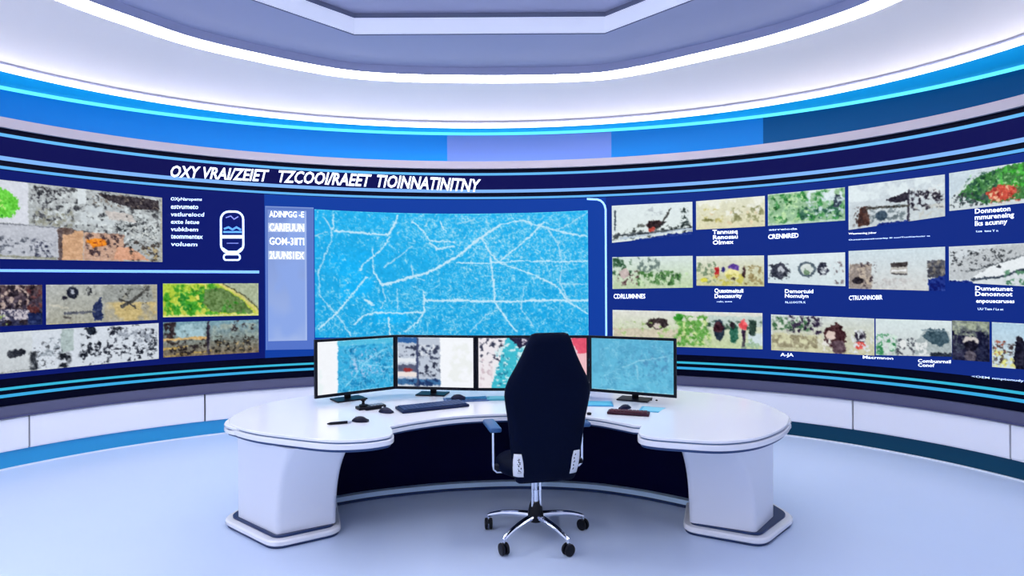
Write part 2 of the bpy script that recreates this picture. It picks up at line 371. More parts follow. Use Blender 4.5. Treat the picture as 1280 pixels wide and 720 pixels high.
def picture(name, pos, nx, ny, layers, seed=1, parent=None, depth=None, warp=0, grain=40):
    """grid mesh; pos(s,t) -> point, s to the right, t down; depth(s,t) gives the rear side so that the panel is solid"""
    I = paint(nx, ny, layers, seed, warp, grain)
    vx, vy = nx, ny
    P = [pos(i / (vx - 1), j / (vy - 1)) for j in range(vy) for i in range(vx)]
    f = [(j * vx + i, (j + 1) * vx + i, (j + 1) * vx + i + 1, j * vx + i + 1) for j in range(vy - 1) for i in range(vx - 1)]
    mi = [0] * len(f); cols = I.reshape(-1, 3)
    if depth:
        n0 = len(P); edge = [(i / (vx - 1), 0) for i in range(vx)] + [(1, j / (vy - 1)) for j in range(1, vy)] + [(i / (vx - 1), 1) for i in range(vx - 2, -1, -1)] + [(0, j / (vy - 1)) for j in range(vy - 2, 0, -1)]
        idx = [i for i in range(vx)] + [j * vx + vx - 1 for j in range(1, vy)] + [(vy - 1) * vx + i for i in range(vx - 2, -1, -1)] + [j * vx for j in range(vy - 2, 0, -1)]
        P += [depth(s, t) for s, t in edge]; m = len(idx)
        for q in range(m): f.append((idx[q], idx[(q + 1) % m], n0 + (q + 1) % m, n0 + q)); mi.append(1)
        for i in range(vx - 1):      # rear side, column by column so that it follows the curve
            tp = lambda i: n0 + i; bt = lambda i: n0 + (vx - 1) + (vy - 1) + (vx - 1 - i) if i > 0 else n0 + 2 * (vx - 1) + (vy - 1)
            f.append((tp(i), tp(i + 1), bt(i + 1), bt(i))); mi.append(1)
        cols = np.vstack([cols, np.zeros((m, 3))])
    o = link(name, P, f, parent=parent, mats=[screen_mat(), M_DARK], mi=mi)
    ca = o.data.color_attributes.new('Col', 'FLOAT_COLOR', 'POINT')
    ca.data.foreach_set('color', np.hstack([cols, np.ones((len(cols), 1))]).astype(np.float32).ravel())
    return o
def wall_screen(name, q, layers, label, seed, cat='screen', group=None, res=1.3, ins=.03):
    """q: (x0, x1, top_left, top_right, bottom_right, bottom_left)"""
    x0, x1, tl, tr, br, bl = q
    def at(s, t, i): return on_wall(x0 + (x1 - x0) * s, (tl + (tr - tl) * s) * (1 - t) + (bl + (br - bl) * s) * t, i)
    nx = max(8, int((x1 - x0) * res)); ny = max(6, int(max(bl - tl, br - tr) * res))
    o = picture(name, lambda s, t: at(s, t, ins), nx, ny, layers, seed, depth=lambda s, t: at(s, t, .008), warp=.8, grain=60)
    return tag(o, label, cat, group)

# writing bent onto the wall
def lettering(name, text, q, m, parent=None, shear=0.0, bold=0.0, ins=.014, space=1.0):
    cu = bpy.data.curves.new(name, 'FONT'); cu.body = text; cu.shear = shear; cu.offset = bold; cu.resolution_u = 2; cu.space_character = space; cu.space_line = .9
    ob = bpy.data.objects.new(name, cu); COL.objects.link(ob)
    bpy.context.view_layer.update(); dg = bpy.context.evaluated_depsgraph_get()
    me = bpy.data.meshes.new_from_object(ob.evaluated_get(dg)); bpy.data.objects.remove(ob); bpy.data.curves.remove(cu)
    co = np.empty(len(me.vertices) * 3); me.vertices.foreach_get('co', co); co = co.reshape(-1, 3)
    x0, x1, tl, tr, br, bl = q; mn, mx = co.min(0), co.max(0)
    for v, c in zip(me.vertices, co):
        s = (c[0] - mn[0]) / max(1e-6, mx[0] - mn[0]); t = 1 - (c[1] - mn[1]) / max(1e-6, mx[1] - mn[1])
        v.co = on_wall(x0 + (x1 - x0) * s, (tl + (tr - tl) * s) * (1 - t) + (bl + (br - bl) * s) * t, ins)
    me.materials.clear(); me.materials.append(m)
    o = bpy.data.objects.new(name, me); COL.objects.link(o)
    if parent: o.parent = parent
    return o
M_TXT = mat('glowing_white_writing', (240, 245, 255), 0.5, emit=(232, 240, 255), es=1.0)
M_TXT2 = mat('glowing_blue_grey_writing', (200, 220, 250), 0.5, emit=(186, 210, 244), es=1.0)

# navy display fields behind the pictures
def field(name, x0, x1, z0, z1, c, label, ins=.006, es=1.0):
    t0 = PI - .02 if x0 is None else t_of(x0, ins); t1 = 0.02 if x1 is None else t_of(x1, ins)
    o = band(name, mat('display_%d_%d_%d' % c, (1, 2, 10), 0.5, emit=c, es=es, spec=0.05), 0.0, ins, z0, z1, t1, t0, 60)
    return tag(o, label, 'display')
field('backdrop_display', None, 331, .80, zG - .02, (9, 24, 108), 'navy curved display field behind the picture screens left of the map')
field('backdrop_display', 331, 758, .80, zG - .02, (16, 62, 162), 'brighter blue display field behind the big street map')
field('backdrop_display', 758, None, .80, zG - .02, (16, 44, 134), 'navy curved display field behind the picture grid right of the map')
field('header_display', None, None, zF + .02, zE - .015, (8, 10, 82), 'dark navy band carrying the white title between two glowing lines')

o = empty('title_lettering', on_wall(400, 220, .02))
def lerp_q(q, a, b): 
    l = lambda u, v, s: u + (v - u) * s
    return (l(q[0], q[1], a), l(q[0], q[1], b), l(q[2], q[3], a), l(q[2], q[3], b), l(q[5], q[4], b), l(q[5], q[4], a))
TQ = (214, 602, 206.5, 224, 240.5, 221.5)
def sub_letters(root, name, text, q, m, **k):
    c = lettering(name, text, q, m, None, **k); c.parent = root; c.matrix_parent_inverse = Matrix.Translation(-root.location)
for wd, a, b in (('OXY VRAI/ZEIET', 0, .318), ('TZCOOI/RAEET', .348, .648), ('TIOINNATINITNY', .665, 1)):
    sub_letters(o, 'title_word', wd, lerp_q(TQ, a, b), M_TXT, shear=.3, bold=.022, ins=.024)
tag(o, 'large slanted white title letters across the top of the video wall', 'lettering')
o = empty('heading_list', on_wall(234, 277, .014))
for k, (tx, xe) in enumerate((('OXyNaropems', 253), ('estvumeto', 248.5), ('vatlureiocd', 256), ('exte letue', 249.5), ('vubkbem', 248), ('teommentex', 254), ('voluem', 247))):
    y = 249.2 + 9.3 * k; sub_letters(o, 'text_line', tx, (214, xe, y - 2.8, y - 2, y + 3, y + 2.6), M_TXT2, shear=.1, bold=.02)
tag(o, 'seven short lines of small pale writing beside the car outline', 'writing')
# car seen from above, drawn in white
def wline(mb, pts, w, ins=.016):
    for a, b in zip(pts[:-1], pts[1:]):
        dx, dy = b[0] - a[0], b[1] - a[1]; l = math.hypot(dx, dy) or 1; nx, ny = -dy / l * w / 2, dx / l * w / 2; ex, ey = dx / l * w * .3, dy / l * w * .3
        q = [(a[0] + nx - ex, a[1] + ny - ey), (b[0] + nx + ex, b[1] + ny + ey), (b[0] - nx + ex, b[1] - ny + ey), (a[0] - nx - ex, a[1] - ny - ey)]
        mb.add([on_wall(x, y, ins) for x, y in q] + [on_wall(x, y, ins - .008) for x, y in q], [(0, 1, 2, 3), (7, 6, 5, 4), (0, 4, 5, 1), (1, 5, 6, 2), (2, 6, 7, 3), (3, 7, 4, 0)])
def rrect(x0, y0, x1, y1, r, n=5):
    out = []
    for cx, cy, a0 in ((x1 - r, y0 + r, -90), (x1 - r, y1 - r, 0), (x0 + r, y1 - r, 90), (x0 + r, y0 + r, 180)):
        for k in range(n + 1):
            a = math.radians(a0 + 90 * k / n); out.append((cx + r * math.cos(a), cy + r * math.sin(a)))
    return out + [out[0]]
mb = MB(); wline(mb, rrect(276.5, 264.5, 304.5, 316, 10), 2.6)
wline(mb, [(278, 296), (303, 296)], 4.2); wline(mb, [(279, 311), (285, 315), (297, 315), (302, 311)], 3); wline(mb, rrect(280, 318, 300, 325, 3), 2.2)
car = mb.build('car_diagram', M_TXT2); tag(car, 'white outline drawing of a car seen from above, left of the pale sidebar', 'drawing')
mb = MB(); wline(mb, [(281, 286), (286, 284), (291, 287), (296, 284), (301, 287)], 2.4); wline(mb, [(280, 290), (302, 290)], 2.4)
mb.build('car_windscreen', mat('glow_mid_blue', (80, 140, 220), .5, emit=(70, 130, 215)), car)
for pl, wl in (([(283, 272), (289, 270), (293, 274), (298, 271)], 1.3), ([(284, 304), (298, 304)], 1.0)):
    mb = MB(); wline(mb, pl, wl); mb.build('car_detail', mat('glow_violet_blue', (110, 120, 190), .5, emit=(96, 110, 190)), car)
mb = MB(); wline(mb, [(0 - 30, 338), (323, 340)], 3.4); tag(mb.build('divider_line', mat('glow_divider', (110, 160, 240), .5, emit=(104, 156, 240))), 'pale blue divider line between upper and lower left screens', 'light strip')
mb = MB(); wline(mb, [(735, 248.8), (747, 249.3), (751, 250.6), (754, 253), (756.4, 257), (757.5, 262), (757.5, 452)], 2.4)
tag(mb.build('frame_line', mat('glow_frame', (140, 190, 250), .5, emit=(134, 186, 250))), 'pale blue round-cornered frame line right of the street map', 'light strip')

# ---- big street map
def z3(pts): return [((x - 203) / 952, (y - 64) / 436) for x, y in pts]
W = (196, 232, 250); W2 = (170, 220, 246)
roads = [([(275, 135), (460, 142), (475, 120), (495, 75)], 4), ([(235, 90), (265, 130), (262, 170), (240, 220), (215, 280), (222, 360), (280, 420), (330, 495)], 2.4),
         ([(270, 80), (268, 130)], 3), ([(203, 155), (245, 140)], 2), ([(465, 150), (440, 190), (370, 250), (362, 268)], 3), ([(405, 195), (410, 275), (440, 320)], 2.6),
         ([(440, 318), (540, 288), (600, 272), (700, 215), (780, 150), (850, 105)], 4.5), ([(445, 255), (500, 215), (545, 180)], 2.4), ([(545, 95), (575, 120), (605, 160), (690, 165)], 3),
         ([(605, 165), (630, 190), (690, 180)], 3), ([(385, 290), (335, 350), (280, 415), (215, 472)], 3.4), ([(540, 245), (548, 285), (585, 300)], 2.4),
         ([(585, 370), (700, 370), (850, 375), (1000, 372), (1150, 375)], 4.2), ([(583, 340), (585, 410), (500, 415), (420, 412), (370, 425), (340, 455)], 3.4),
         ([(785, 150), (810, 200), (850, 240), (950, 275), (1040, 320), (1090, 380), (1150, 420)], 3), ([(700, 238), (800, 240), (920, 232), (1060, 238), (1155, 240)], 2.6),
         ([(815, 215), (825, 300), (830, 380), (880, 450), (905, 480)], 3), ([(850, 230), (900, 190), (950, 150), (1000, 100)], 3), ([(850, 105), (920, 90), (1010, 120), (1100, 145), (1155, 155)], 2.8),
         ([(1010, 115), (1050, 180), (1065, 240), (1055, 310), (1090, 380)], 2.4), ([(1155, 70), (1090, 110), (1030, 130)], 2.2), ([(1055, 315), (1155, 318)], 2.2),
         ([(460, 430), (465, 495)], 3), ([(585, 410), (560, 445), (515, 480)], 2.6), ([(440, 330), (450, 370), (430, 400)], 2.2), ([(380, 370), (410, 388)], 4), ([(490, 330), (492, 400)], 2),
         ([(640, 90), (660, 130)], 3), ([(740, 480), (800, 420), (850, 400)], 2), ([(930, 320), (920, 400), (960, 460)], 2), ([(700, 100), (760, 85)], 2)]
L = [('g', (26, 176, 238), (22, 164, 226)), ('n', 0, .3, .35, .9, (14, 178, 246), 60, .45),
     ('m', .3, 0, 1, 1, (110, 208, 244), 9, .035), ('m', .45, 0, 1, .55, (170, 224, 248), 7, .03), ('m', 0, 0, 1, 1, (150, 218, 246), 16, .016), ('m', .3, .45, 1, 1, (150, 218, 244), 8, .03), ('m', 0, .6, .4, 1, (150, 218, 244), 9, .03), ('m', .1, 0, .5, .4, (140, 214, 244), 10, .025), ('m', .6, .1, 1, .9, (176, 226, 248), 12, .02),
     ('n', .3, 0, 1, .4, (130, 212, 245), 4, .68), ('n', .3, .4, 1, 1, (120, 208, 240), 4, .7), ('n', 0, .6, .5, 1, (140, 215, 245), 4, .73), ('st', .35, 0, 1, 1, 900, (176, 226, 248), 9, .9), ('st', .55, 0, 1, .6, 500, (206, 236, 250), 7, .9), ('st', 0, 0, 1, 1, 260, (180, 228, 248), 8, 1), ('st', 0, .62, .5, 1, 160, (196, 234, 250), 8, 1), ('st', 0, 0, .12, 1, 90, (190, 232, 250), 6, 1.1), ('st', .2, 0, .65, .3, 160, (196, 232, 250), 9, 1)] + [('l', z3(p), w * .85, W if w > 2.5 else W2) for p, w in roads] + \
    [('n', 0, 0, 1, 1, (200, 232, 250), 3, .77), ('l', [(0, 0), (1, 0)], 2.2, (90, 214, 250)), ('l', [(1, 0), (1, 1)], 2, (90, 214, 250))]
def map_pos(i):
    def f(s, t):
        x = 393.5 + (735.3 - 393.5) * s
        top = 261.5 + 5.5 * (1 - (2 * s - 1) ** 2) * .9 + 1.4 * s; bot = 422 + (421 - 422) * s
        return on_wall(x, top + (bot - top) * t, i)
    return f
o = picture('map_screen', map_pos(.03), 440, 205, L, 5, depth=map_pos(.008), warp=.75, grain=26)
tag(o, 'big bright blue screen showing a white street map in the middle of the wall', 'screen')
# ---- pale sidebar left of the map
def wq(q): return lambda ins: (lambda s, t: on_wall(q[0] + (q[1] - q[0]) * s, (q[2] + (q[3] - q[2]) * s) * (1 - t) + (q[5] + (q[4] - q[5]) * s) * t, ins))
sb = picture('sidebar_screen', wq((332, 392.5, 257.5, 259.5, 436.5, 437.5))(.03), 40, 90, [('g', (92, 120, 196), (84, 116, 202)), ('l', [(0, 0), (1, 0)], 1.6, (150, 176, 230)), ('l', [(0, 0), (0, 1)], 1.2, (130, 160, 226))], 3,
             depth=wq((332, 392.5, 257.5, 259.5, 436.5, 437.5))(.008))
tag(sb, 'tall pale lavender sidebar screen beside the left edge of the street map', 'screen')
picture('menu_panel', wq((335, 383.5, 262, 263.5, 425.5, 426.5))(.036), 34, 90, [('g', (120, 146, 212), (162, 184, 234)), ('n', 0, 0, 1, 1, (140, 168, 232), 30, .5), ('r', .94, 0, 1, 1, (176, 196, 240))], 4, sb)
for k, (tx, ya, yb) in enumerate((('ADINPGG -E', 263.5, 271.5), ('CARIEUUN', 279, 289), ('GOM-3IITI', 296.5, 306), ('2UUNS1EX', 314, 323.5))):
    if k in (1, 3):
        picture('menu_row', wq((335.6, 381.5, ya - .5, ya + .2, yb + 1.2, yb + .8))(.039), 12, 6, [('g', (190, 206, 240), (190, 206, 240))], 4, sb)
    lettering('menu_text', tx, (337, 380.5, ya, ya + 1, yb + .6, yb), M_TXT, sb, bold=.02, ins=.042)

# ---- left screens
G_ = (150, 158, 160)
wall_screen('wall_screen', (-34, 203.2, 220.5, 247.3, 327.5, 323), [('g', (176, 182, 184), (170, 176, 178)),
    ('n', .29, 0, 1, .62, (60, 62, 66), 6, .55), ('n', .29, 0, 1, .7, (206, 214, 216), 8, .56), ('n', .3, .02, .5, .25, (40, 38, 44), 4, .55), ('n', .29, .3, .55, .6, (150, 152, 140), 5, .5),
    ('p', [(.66, .04), (.98, .05), (.98, .2), (.86, .22), (.7, .12)], (52, 46, 50)), ('n', .62, .02, 1, .24, (120, 110, 100), 4, .6), ('r', .55, 0, .6, .22, (214, 222, 226)), ('n', .55, .2, .8, .5, (196, 204, 208), 12, .42),
    ('p', [(.7, .28), (.84, .3), (.86, .42), (.72, .4)], (196, 190, 186)), ('n', .74, .3, 1, .78, (36, 42, 44), 4, .6), ('n', .6, .35, 1, .75, (220, 228, 228), 4, .62),
    ('r', 0, 0, .296, .545, (214, 218, 228)), ('e', .135, .3, .115, .19, (104, 206, 64), .3), ('n', .06, .18, .2, .4, (190, 230, 130), 4, .56), ('n', .1, .25, .22, .5, (50, 150, 40), 4, .6),
    ('r', 0, .55, .455, 1, (186, 190, 200)), ('n', 0, .7, .42, .94, (90, 96, 108), 5, .54), ('n', .3, .72, .44, 1, (52, 56, 76), 5, .48), ('l', [(0, .95), (.44, .98)], 4, (150, 152, 138)), ('l', [(0, .55), (.455, .56)], 1.2, (96, 100, 112)),
    ('r', .45, .58, .585, 1, (206, 164, 128)), ('e', .49, .6, .05, .05, (110, 92, 84)), ('r', .45, .58, .475, 1, (96, 82, 80)),
    ('r', .585, .6, .8, 1, (196, 160, 138)), ('n', .585, .6, .82, .95, (70, 54, 56), 5, .48), ('e', .655, .74, .055, .07, (236, 140, 30), .5), ('n', .6, .68, .72, .8, (120, 30, 20), 3, .6),
    ('p', [(.74, .98), (.76, .8), (.83, .78), (.93, .98)], (214, 160, 130)), ('n', .8, .68, 1, 1, (60, 52, 46), 5, .5), ('n', .88, .75, 1, 1, (176, 160, 120), 4, .56), ('l', [(.995, 0), (.995, 1)], 2, (170, 168, 150)),
    ('n', .8, .4, 1, .7, (205, 210, 208), 4, .55)],
    'large top-left screen of grey rubble with a green blob and an orange patch', 11)
wall_screen('wall_screen', (-30, 52.8, 356, 356, 405.5, 409.5), [('g', (90, 70, 70), (40, 44, 74)), ('n', 0, 0, .8, .6, (190, 170, 160), 7, .5), ('n', 0, 0, 1, 1, (34, 26, 34), 6, .5), ('n', .75, .1, 1, .7, (96, 54, 52), 7, .4),
    ('r', .36, .6, .8, .86, (196, 190, 198)), ('n', .36, .6, .8, .9, (60, 60, 84), 3, .5), ('n', 0, .6, .5, 1, (150, 180, 90), 5, .62), ('l', [(0, 0), (.98, 0)], 1.5, (190, 190, 196)), ('r', .78, .7, 1, 1, (28, 42, 88))],
    'dark screen of tangled wreckage at the left edge, below the divider line', 12)
wall_screen('wall_screen', (57.5, 196.3, 356, 355.6, 399.8, 405.8), [('g', (176, 180, 178), (160, 160, 146)), ('r', .525, .0, 1, 1, (168, 164, 146)), ('n', .53, .45, 1, 1, (196, 176, 120), 20, .35), ('n', .5, .0, 1, .5, (150, 154, 150), 20, .45),
    ('e', .24, .2, .055, .16, (30, 34, 48)), ('e', .24, .19, .022, .07, (170, 176, 190)), ('e', .17, .34, .03, .05, (40, 40, 50)), ('n', .33, .02, .46, .3, (50, 52, 56), 4, .52),
    ('p', [(.41, .62), (.5, .3), (.51, .95), (.43, .93)], (34, 46, 86)), ('l', [(.17, .72), (.44, .72)], 4, (92, 96, 106)), ('l', [(.16, .8), (.22, .86)], 3, (90, 86, 84)),
    ('l', [(.03, .5), (.2, .6)], 3, (196, 194, 180)), ('l', [(.68, .6), (.78, .45), (.92, .1)], 5, (70, 70, 66)), ('l', [(.66, .4), (.8, .6)], 3, (60, 60, 58)), ('n', .64, .05, .95, .7, (60, 60, 56), 4, .63), ('l', [(0, 0), (1, 0)], 1.4, (214, 220, 222)), ('l', [(0, 0), (0, 1)], 1.6, (190, 196, 200)), ('l', [(0, 1), (.5, 1)], 1.6, (196, 186, 140))],
    'grey and sand coloured screen with a dark ring, left of the green field', 13)
wall_screen('wall_screen', (203.6, 323, 354.4, 354.2, 394.3, 396.6), [('g', (176, 206, 60), (200, 206, 80)), ('n', 0, 0, .6, 1, (70, 160, 40), 8, .5), ('n', .1, .3, .45, .8, (36, 130, 36), 5, .5), ('n', .25, 0, .6, .6, (236, 226, 110), 7, .52),
    ('p', [(.44, .2), (.62, .12), (.85, .55), (.95, .93), (.5, .85), (.42, .6)], (96, 126, 70)), ('p', [(.6, 0), (1, 0), (1, .8), (.86, .48)], (168, 180, 150)), ('l', [(.6, .02), (.82, .4), (.98, .85)], 4, (214, 206, 120)), ('l', [(.62, 0), (.85, .38), (1, .8)], 1.4, (80, 76, 50)),
    ('n', .25, .08, .6, .3, (60, 110, 40), 4, .55), ('l', [(0, .98), (1, .95)], 2.5, (226, 226, 150)), ('l', [(0, 0), (1, 0)], 1.4, (206, 228, 180)), ('n', .6, .5, .9, .95, (60, 140, 40), 5, .6)],
    'screen showing a bright green and yellow field seen from the air', 14)
wall_screen('wall_screen', (-28, 198, 417.5, 403.8, 448.4, 470), [('g', (206, 214, 220), (196, 202, 206)), ('r', .3, 0, 1, 1, (208, 216, 226)), ('n', .3, .2, .52, .7, (150, 160, 170), 6, .55), ('r', .46, 0, .53, .6, (168, 184, 184)),
    ('e', .22, .52, .045, .1, (34, 38, 46), .6), ('e', .18, .55, .02, .1, (50, 54, 62), .4), ('n', .3, .3, .5, 1, (70, 74, 80), 4, .62), ('n', .55, .0, 1, .8, (26, 30, 40), 6, .57), ('n', .55, .5, 1, 1, (30, 34, 44), 5, .58),
    ('n', .28, .5, .34, 1, (40, 44, 50), 8, .3), ('n', .44, .6, .52, 1, (26, 30, 36), 7, .36), ('e', .63, .1, .025, .12, (20, 28, 40)), ('l', [(.02, .98), (.28, .96)], 2, (150, 156, 156)), ('n', .75, .1, .98, .5, (150, 158, 170), 5, .5), ('n', .92, .3, 1, .8, (20, 26, 36), 4, .5)],
    'long whitish screen speckled with black shapes along the bottom left', 15)
wall_screen('wall_screen', (203.6, 323, 403, 399.5, 440.3, 447), [('g', (120, 160, 176), (120, 104, 82)), ('n', .05, .05, .45, .5, (164, 196, 206), 10, .4), ('n', .5, .1, 1, .6, (150, 166, 160), 9, .45), ('n', 0, 0, .14, .5, (44, 32, 34), 5, .4), ('n', .7, .0, 1, .35, (54, 48, 50), 5, .55),
    ('l', [(0, .52), (.3, .48), (.45, .5)], 4, (206, 170, 110)), ('l', [(0, .76), (.25, .72)], 3, (190, 160, 90)), ('l', [(0, .96), (.5, .88)], 2.4, (176, 150, 84)), ('n', 0, .5, .5, 1, (40, 32, 28), 5, .5), ('n', .5, .45, 1, .95, (44, 42, 36), 5, .52), ('n', .5, .6, 1, 1, (160, 140, 100), 4, .62), ('r', .455, 0, .49, 1, (46, 40, 54))],
    'screen split into two brown street scenes under the green field picture', 16)

# ---- right screens: three rows
S = (216, 230, 234)
rs = []
def R(q, layers, label, seed, cap=None, **k):
    o = wall_screen('wall_screen', q, layers, label, seed, **k)
    for c in (cap or []):
        tx, qq, ins = c[:3]; lettering('caption', tx, qq, M_TXT if len(c) < 4 else M_TXT2, o, bold=.02, ins=ins)
    return o
bd = [('l', [(0, 0), (1, 0)], 1.6, (226, 240, 244)), ('l', [(0, 0), (0, 1)], 1.4, (220, 236, 240))]
R((765.3, 866, 257.2, 252.2, 293, 303.5), [('g', (222, 234, 236), (222, 232, 230)), ('r', .03, .12, .055, .68, (20, 34, 50)), ('n', 0, .62, 1, .95, (44, 52, 50), 5, .52), ('e', .53, .6, .1, .13, (46, 30, 30), .5), ('e', .5, .74, .05, .06, (196, 84, 70), .3), ('l', [(.62, .6), (.72, .2)], 3, (50, 52, 48)), ('l', [(.56, .7), (.66, .55)], 3, (30, 30, 30)),
    ('n', .84, .15, .96, .82, (38, 52, 50), 4, .45), ('n', .4, .1, .65, .35, (180, 190, 196), 5, .55), ('r', .0, .78, 1, .86, (70, 78, 84)), ('l', [(.1, .9), (1, .82)], 3, (190, 206, 220)), ('p', [(.14, 1.01), (.6, .93), (1, .9), (1, 1.01)], (18, 44, 128)), ('e', .36, .6, .07, .05, (90, 96, 90), .4)] + bd, 'pale top-row screen with a red and black wreck, next to the street map', 21)
R((870.6, 956.6, 251.6, 244.8, 282.8, 287.2), [('g', (224, 226, 204), (220, 216, 180)), ('n', 0, 0, 1, .6, (236, 238, 226), 14, .45), ('n', .5, .3, 1, .85, (146, 148, 104), 7, .5), ('n', 0, .3, .4, .8, (190, 182, 110), 7, .55), ('e', .17, .68, .1, .06, (120, 120, 70), .5), ('n', .1, .4, .9, 1, (222, 206, 170), 8, .6)] + bd, 'sandy beige landscape screen in the top row', 22,
    [('Tannusq\nRenosau\nOlmex', (891, 922.5, 287.5, 286.5, 304.5, 306), .034)])
R((960.4, 1056.8, 243.2, 234, 275.6, 282.2), [('g', (150, 190, 150), (150, 190, 150)), ('n', 0, 0, 1, 1, (60, 140, 70), 7, .5), ('n', 0, 0, .55, 1, (190, 226, 170), 5, .55), ('n', .4, .5, 1, .9, (40, 90, 70), 7, .52), ('n', .5, 0, 1, .4, (220, 236, 240), 8, .45), ('e', .9, .4, .06, .2, (40, 54, 70), .5), ('n', .45, .2, 1, .9, (196, 216, 220), 5, .6), ('r', 0, .93, 1, 1, (190, 214, 200)), ('n', 0, .1, .5, .9, (30, 90, 40), 5, .62)] + bd, 'leafy green top-row screen between the beige and the harbour pictures', 23,
    [('CRENMRED', (960.5, 998.5, 293, 291, 297, 299), .014), ('atrreioda', (961.5, 997, 286, 284.6, 287, 288.4), .014, 1)])
R((1061.2, 1181.8, 232.8, 218, 270.2, 287.5), [('g', (204, 216, 224), (200, 210, 214)), ('n', 0, 0, 1, .4, (222, 234, 238), 20, .4), ('p', [(.38, .42), (.62, .3), (.63, .5), (.5, .52)], (36, 32, 44)), ('n', .62, .3, 1, .78, (34, 30, 42), 6, .46), ('r', .605, .25, .635, 1, (50, 46, 60)), ('l', [(.2, .56), (.62, .62)], 4, (60, 58, 52)), ('n', .2, .56, .62, .95, (120, 134, 140), 5, .5), ('e', .34, .78, .07, .12, (60, 80, 96), .4),
    ('p', [(.09, .95), (.12, .55), (.17, .5), (.21, .7), (.22, .95)], (78, 50, 40)), ('n', .04, .5, .24, 1, (60, 44, 40), 4, .55), ('n', .66, .65, 1, 1, (200, 204, 200), 5, .5), ('p', [(.3, 1.01), (.3, .94), (.62, .96), (.62, 1.01)], (14, 36, 122)), ('n', .6, .2, 1, .55, (220, 226, 228), 5, .62)] + bd, 'top-row screen with dark silhouettes of a gun-like boom over a shore', 24,
    [('Weemening jnber', (1061, 1096, 291, 289.5, 292.6, 294), .014), ('Oumerutonelrunsrlay fil ocr/TunlCarlacitr ta', (1061, 1163, 299, 294, 296, 301.3), .014, 1)])
R((1187.2, 1300, 216.6, 199.6, 251.6, 263.8), [('g', (206, 220, 228), (210, 220, 222)), ('p', [(.1, .6), (.3, .22), (.5, .1), (.72, .0), (1, 0), (1, .9), (.4, .9)], (60, 120, 60)), ('n', .1, .1, .6, .95, (36, 80, 60), 6, .5), ('n', .5, 0, 1, .65, (70, 176, 60), 6, .48), ('n', .15, .1, .9, .6, (150, 206, 140), 5, .6), ('n', .0, .55, .42, .95, (60, 70, 74), 4, .52), ('e', .58, .68, .16, .2, (206, 84, 64), .5), ('n', .42, .5, .78, .95, (240, 200, 160), 4, .55), ('n', .45, .5, .8, .95, (150, 40, 34), 4, .6), ('r', 0, .93, 1, 1, (206, 216, 220)), ('p', [(0, 0), (.3, 0), (.1, .5), (0, .7)], (200, 216, 226))] + bd,
    'top-right corner screen with green trees and red flowers', 25, [('Donneeton\nmmureneing\nlks acunny', (1219, 1268, 261, 257, 281, 284.5), .034), ('t.ce  twu Y n', (1220, 1248, 287.6, 286.8, 289.6, 290.4), .014, 1)])
R((765.6, 866, 321.4, 319.8, 359.5, 361.2), [('g', (214, 228, 226), (190, 210, 170)), ('n', 0, .0, .25, .6, (44, 84, 54), 6, .48), ('n', .3, .0, .65, .5, (110, 130, 124), 6, .52), ('n', .3, .45, .86, .9, (70, 120, 60), 6, .42), ('n', .05, .4, .35, .9, (88, 60, 64), 4, .5), ('n', .2, .5, 1, 1, (196, 220, 180), 5, .58), ('n', .6, .5, .85, .9, (50, 86, 50), 5, .55), ('e', .15, .5, .06, .15, (196, 180, 176), .5)] + bd, 'middle-row screen of green scrub, beside the frame line of the map', 31,
    [('CDRLUMNNES', (767, 806.5, 367.4, 367.2, 373.2, 373.4), .014)])
R((870.6, 955.2, 320.4, 319.3, 358, 357), [('g', (220, 226, 216), (200, 200, 150)), ('n', 0, .2, .3, .9, (120, 140, 110), 5, .48), ('e', .3, .55, .04, .2, (176, 30, 34)), ('e', .4, .45, .03, .1, (40, 34, 110)), ('e', .55, .4, .09, .12, (90, 60, 150), .4), ('e', .52, .6, .12, .16, (236, 230, 160), .3), ('n', .25, .6, .7, 1, (196, 190, 90), 5, .45), ('e', .7, .55, .03, .22, (60, 40, 40)), ('n', .7, .3, 1, .95, (150, 136, 90), 5, .5), ('e', .55, .75, .05, .05, (80, 70, 50)), ('e', .12, .8, .06, .08, (210, 206, 70))] + bd, 'middle-row screen of people in red, purple and yellow', 32,
    [('Quastmeitull\nDeecaaurity', (893, 929, 360.5, 361, 373.5, 374.5), .034), ('reln, zuve', (896, 915, 376, 376, 378, 378.4), .014, 1)])
R((960, 1056.6, 319.3, 315.4, 357.8, 353.6), [('g', (220, 232, 236), (212, 226, 230)), ('e', .15, .55, .12, .28, (60, 64, 78), .5), ('e', .17, .52, .05, .12, (190, 196, 206), .4), ('e', .5, .5, .12, .26, (84, 100, 112)), ('e', .5, .5, .085, .19, (214, 224, 220)), ('e', .5, .6, .04, .1, (110, 140, 110), .4), ('e', .71, .5, .08, .22, (50, 54, 70), .6), ('n', .65, .3, .85, .8, (220, 228, 232), 5, .55), ('n', .84, .25, .98, .95, (120, 110, 116), 5, .48), ('n', 0, .3, .3, .9, (40, 44, 56), 5, .58)] + bd, 'middle-row screen of grey figures around a pale ring', 33,
    [('Demortuid\nNomulyn', (981, 1016.5, 361.5, 361.8, 374, 373.5), .034), ('RL.LI.OOTR K', (981.5, 1007, 376.5, 376.6, 379.2, 379), .014, 1)])
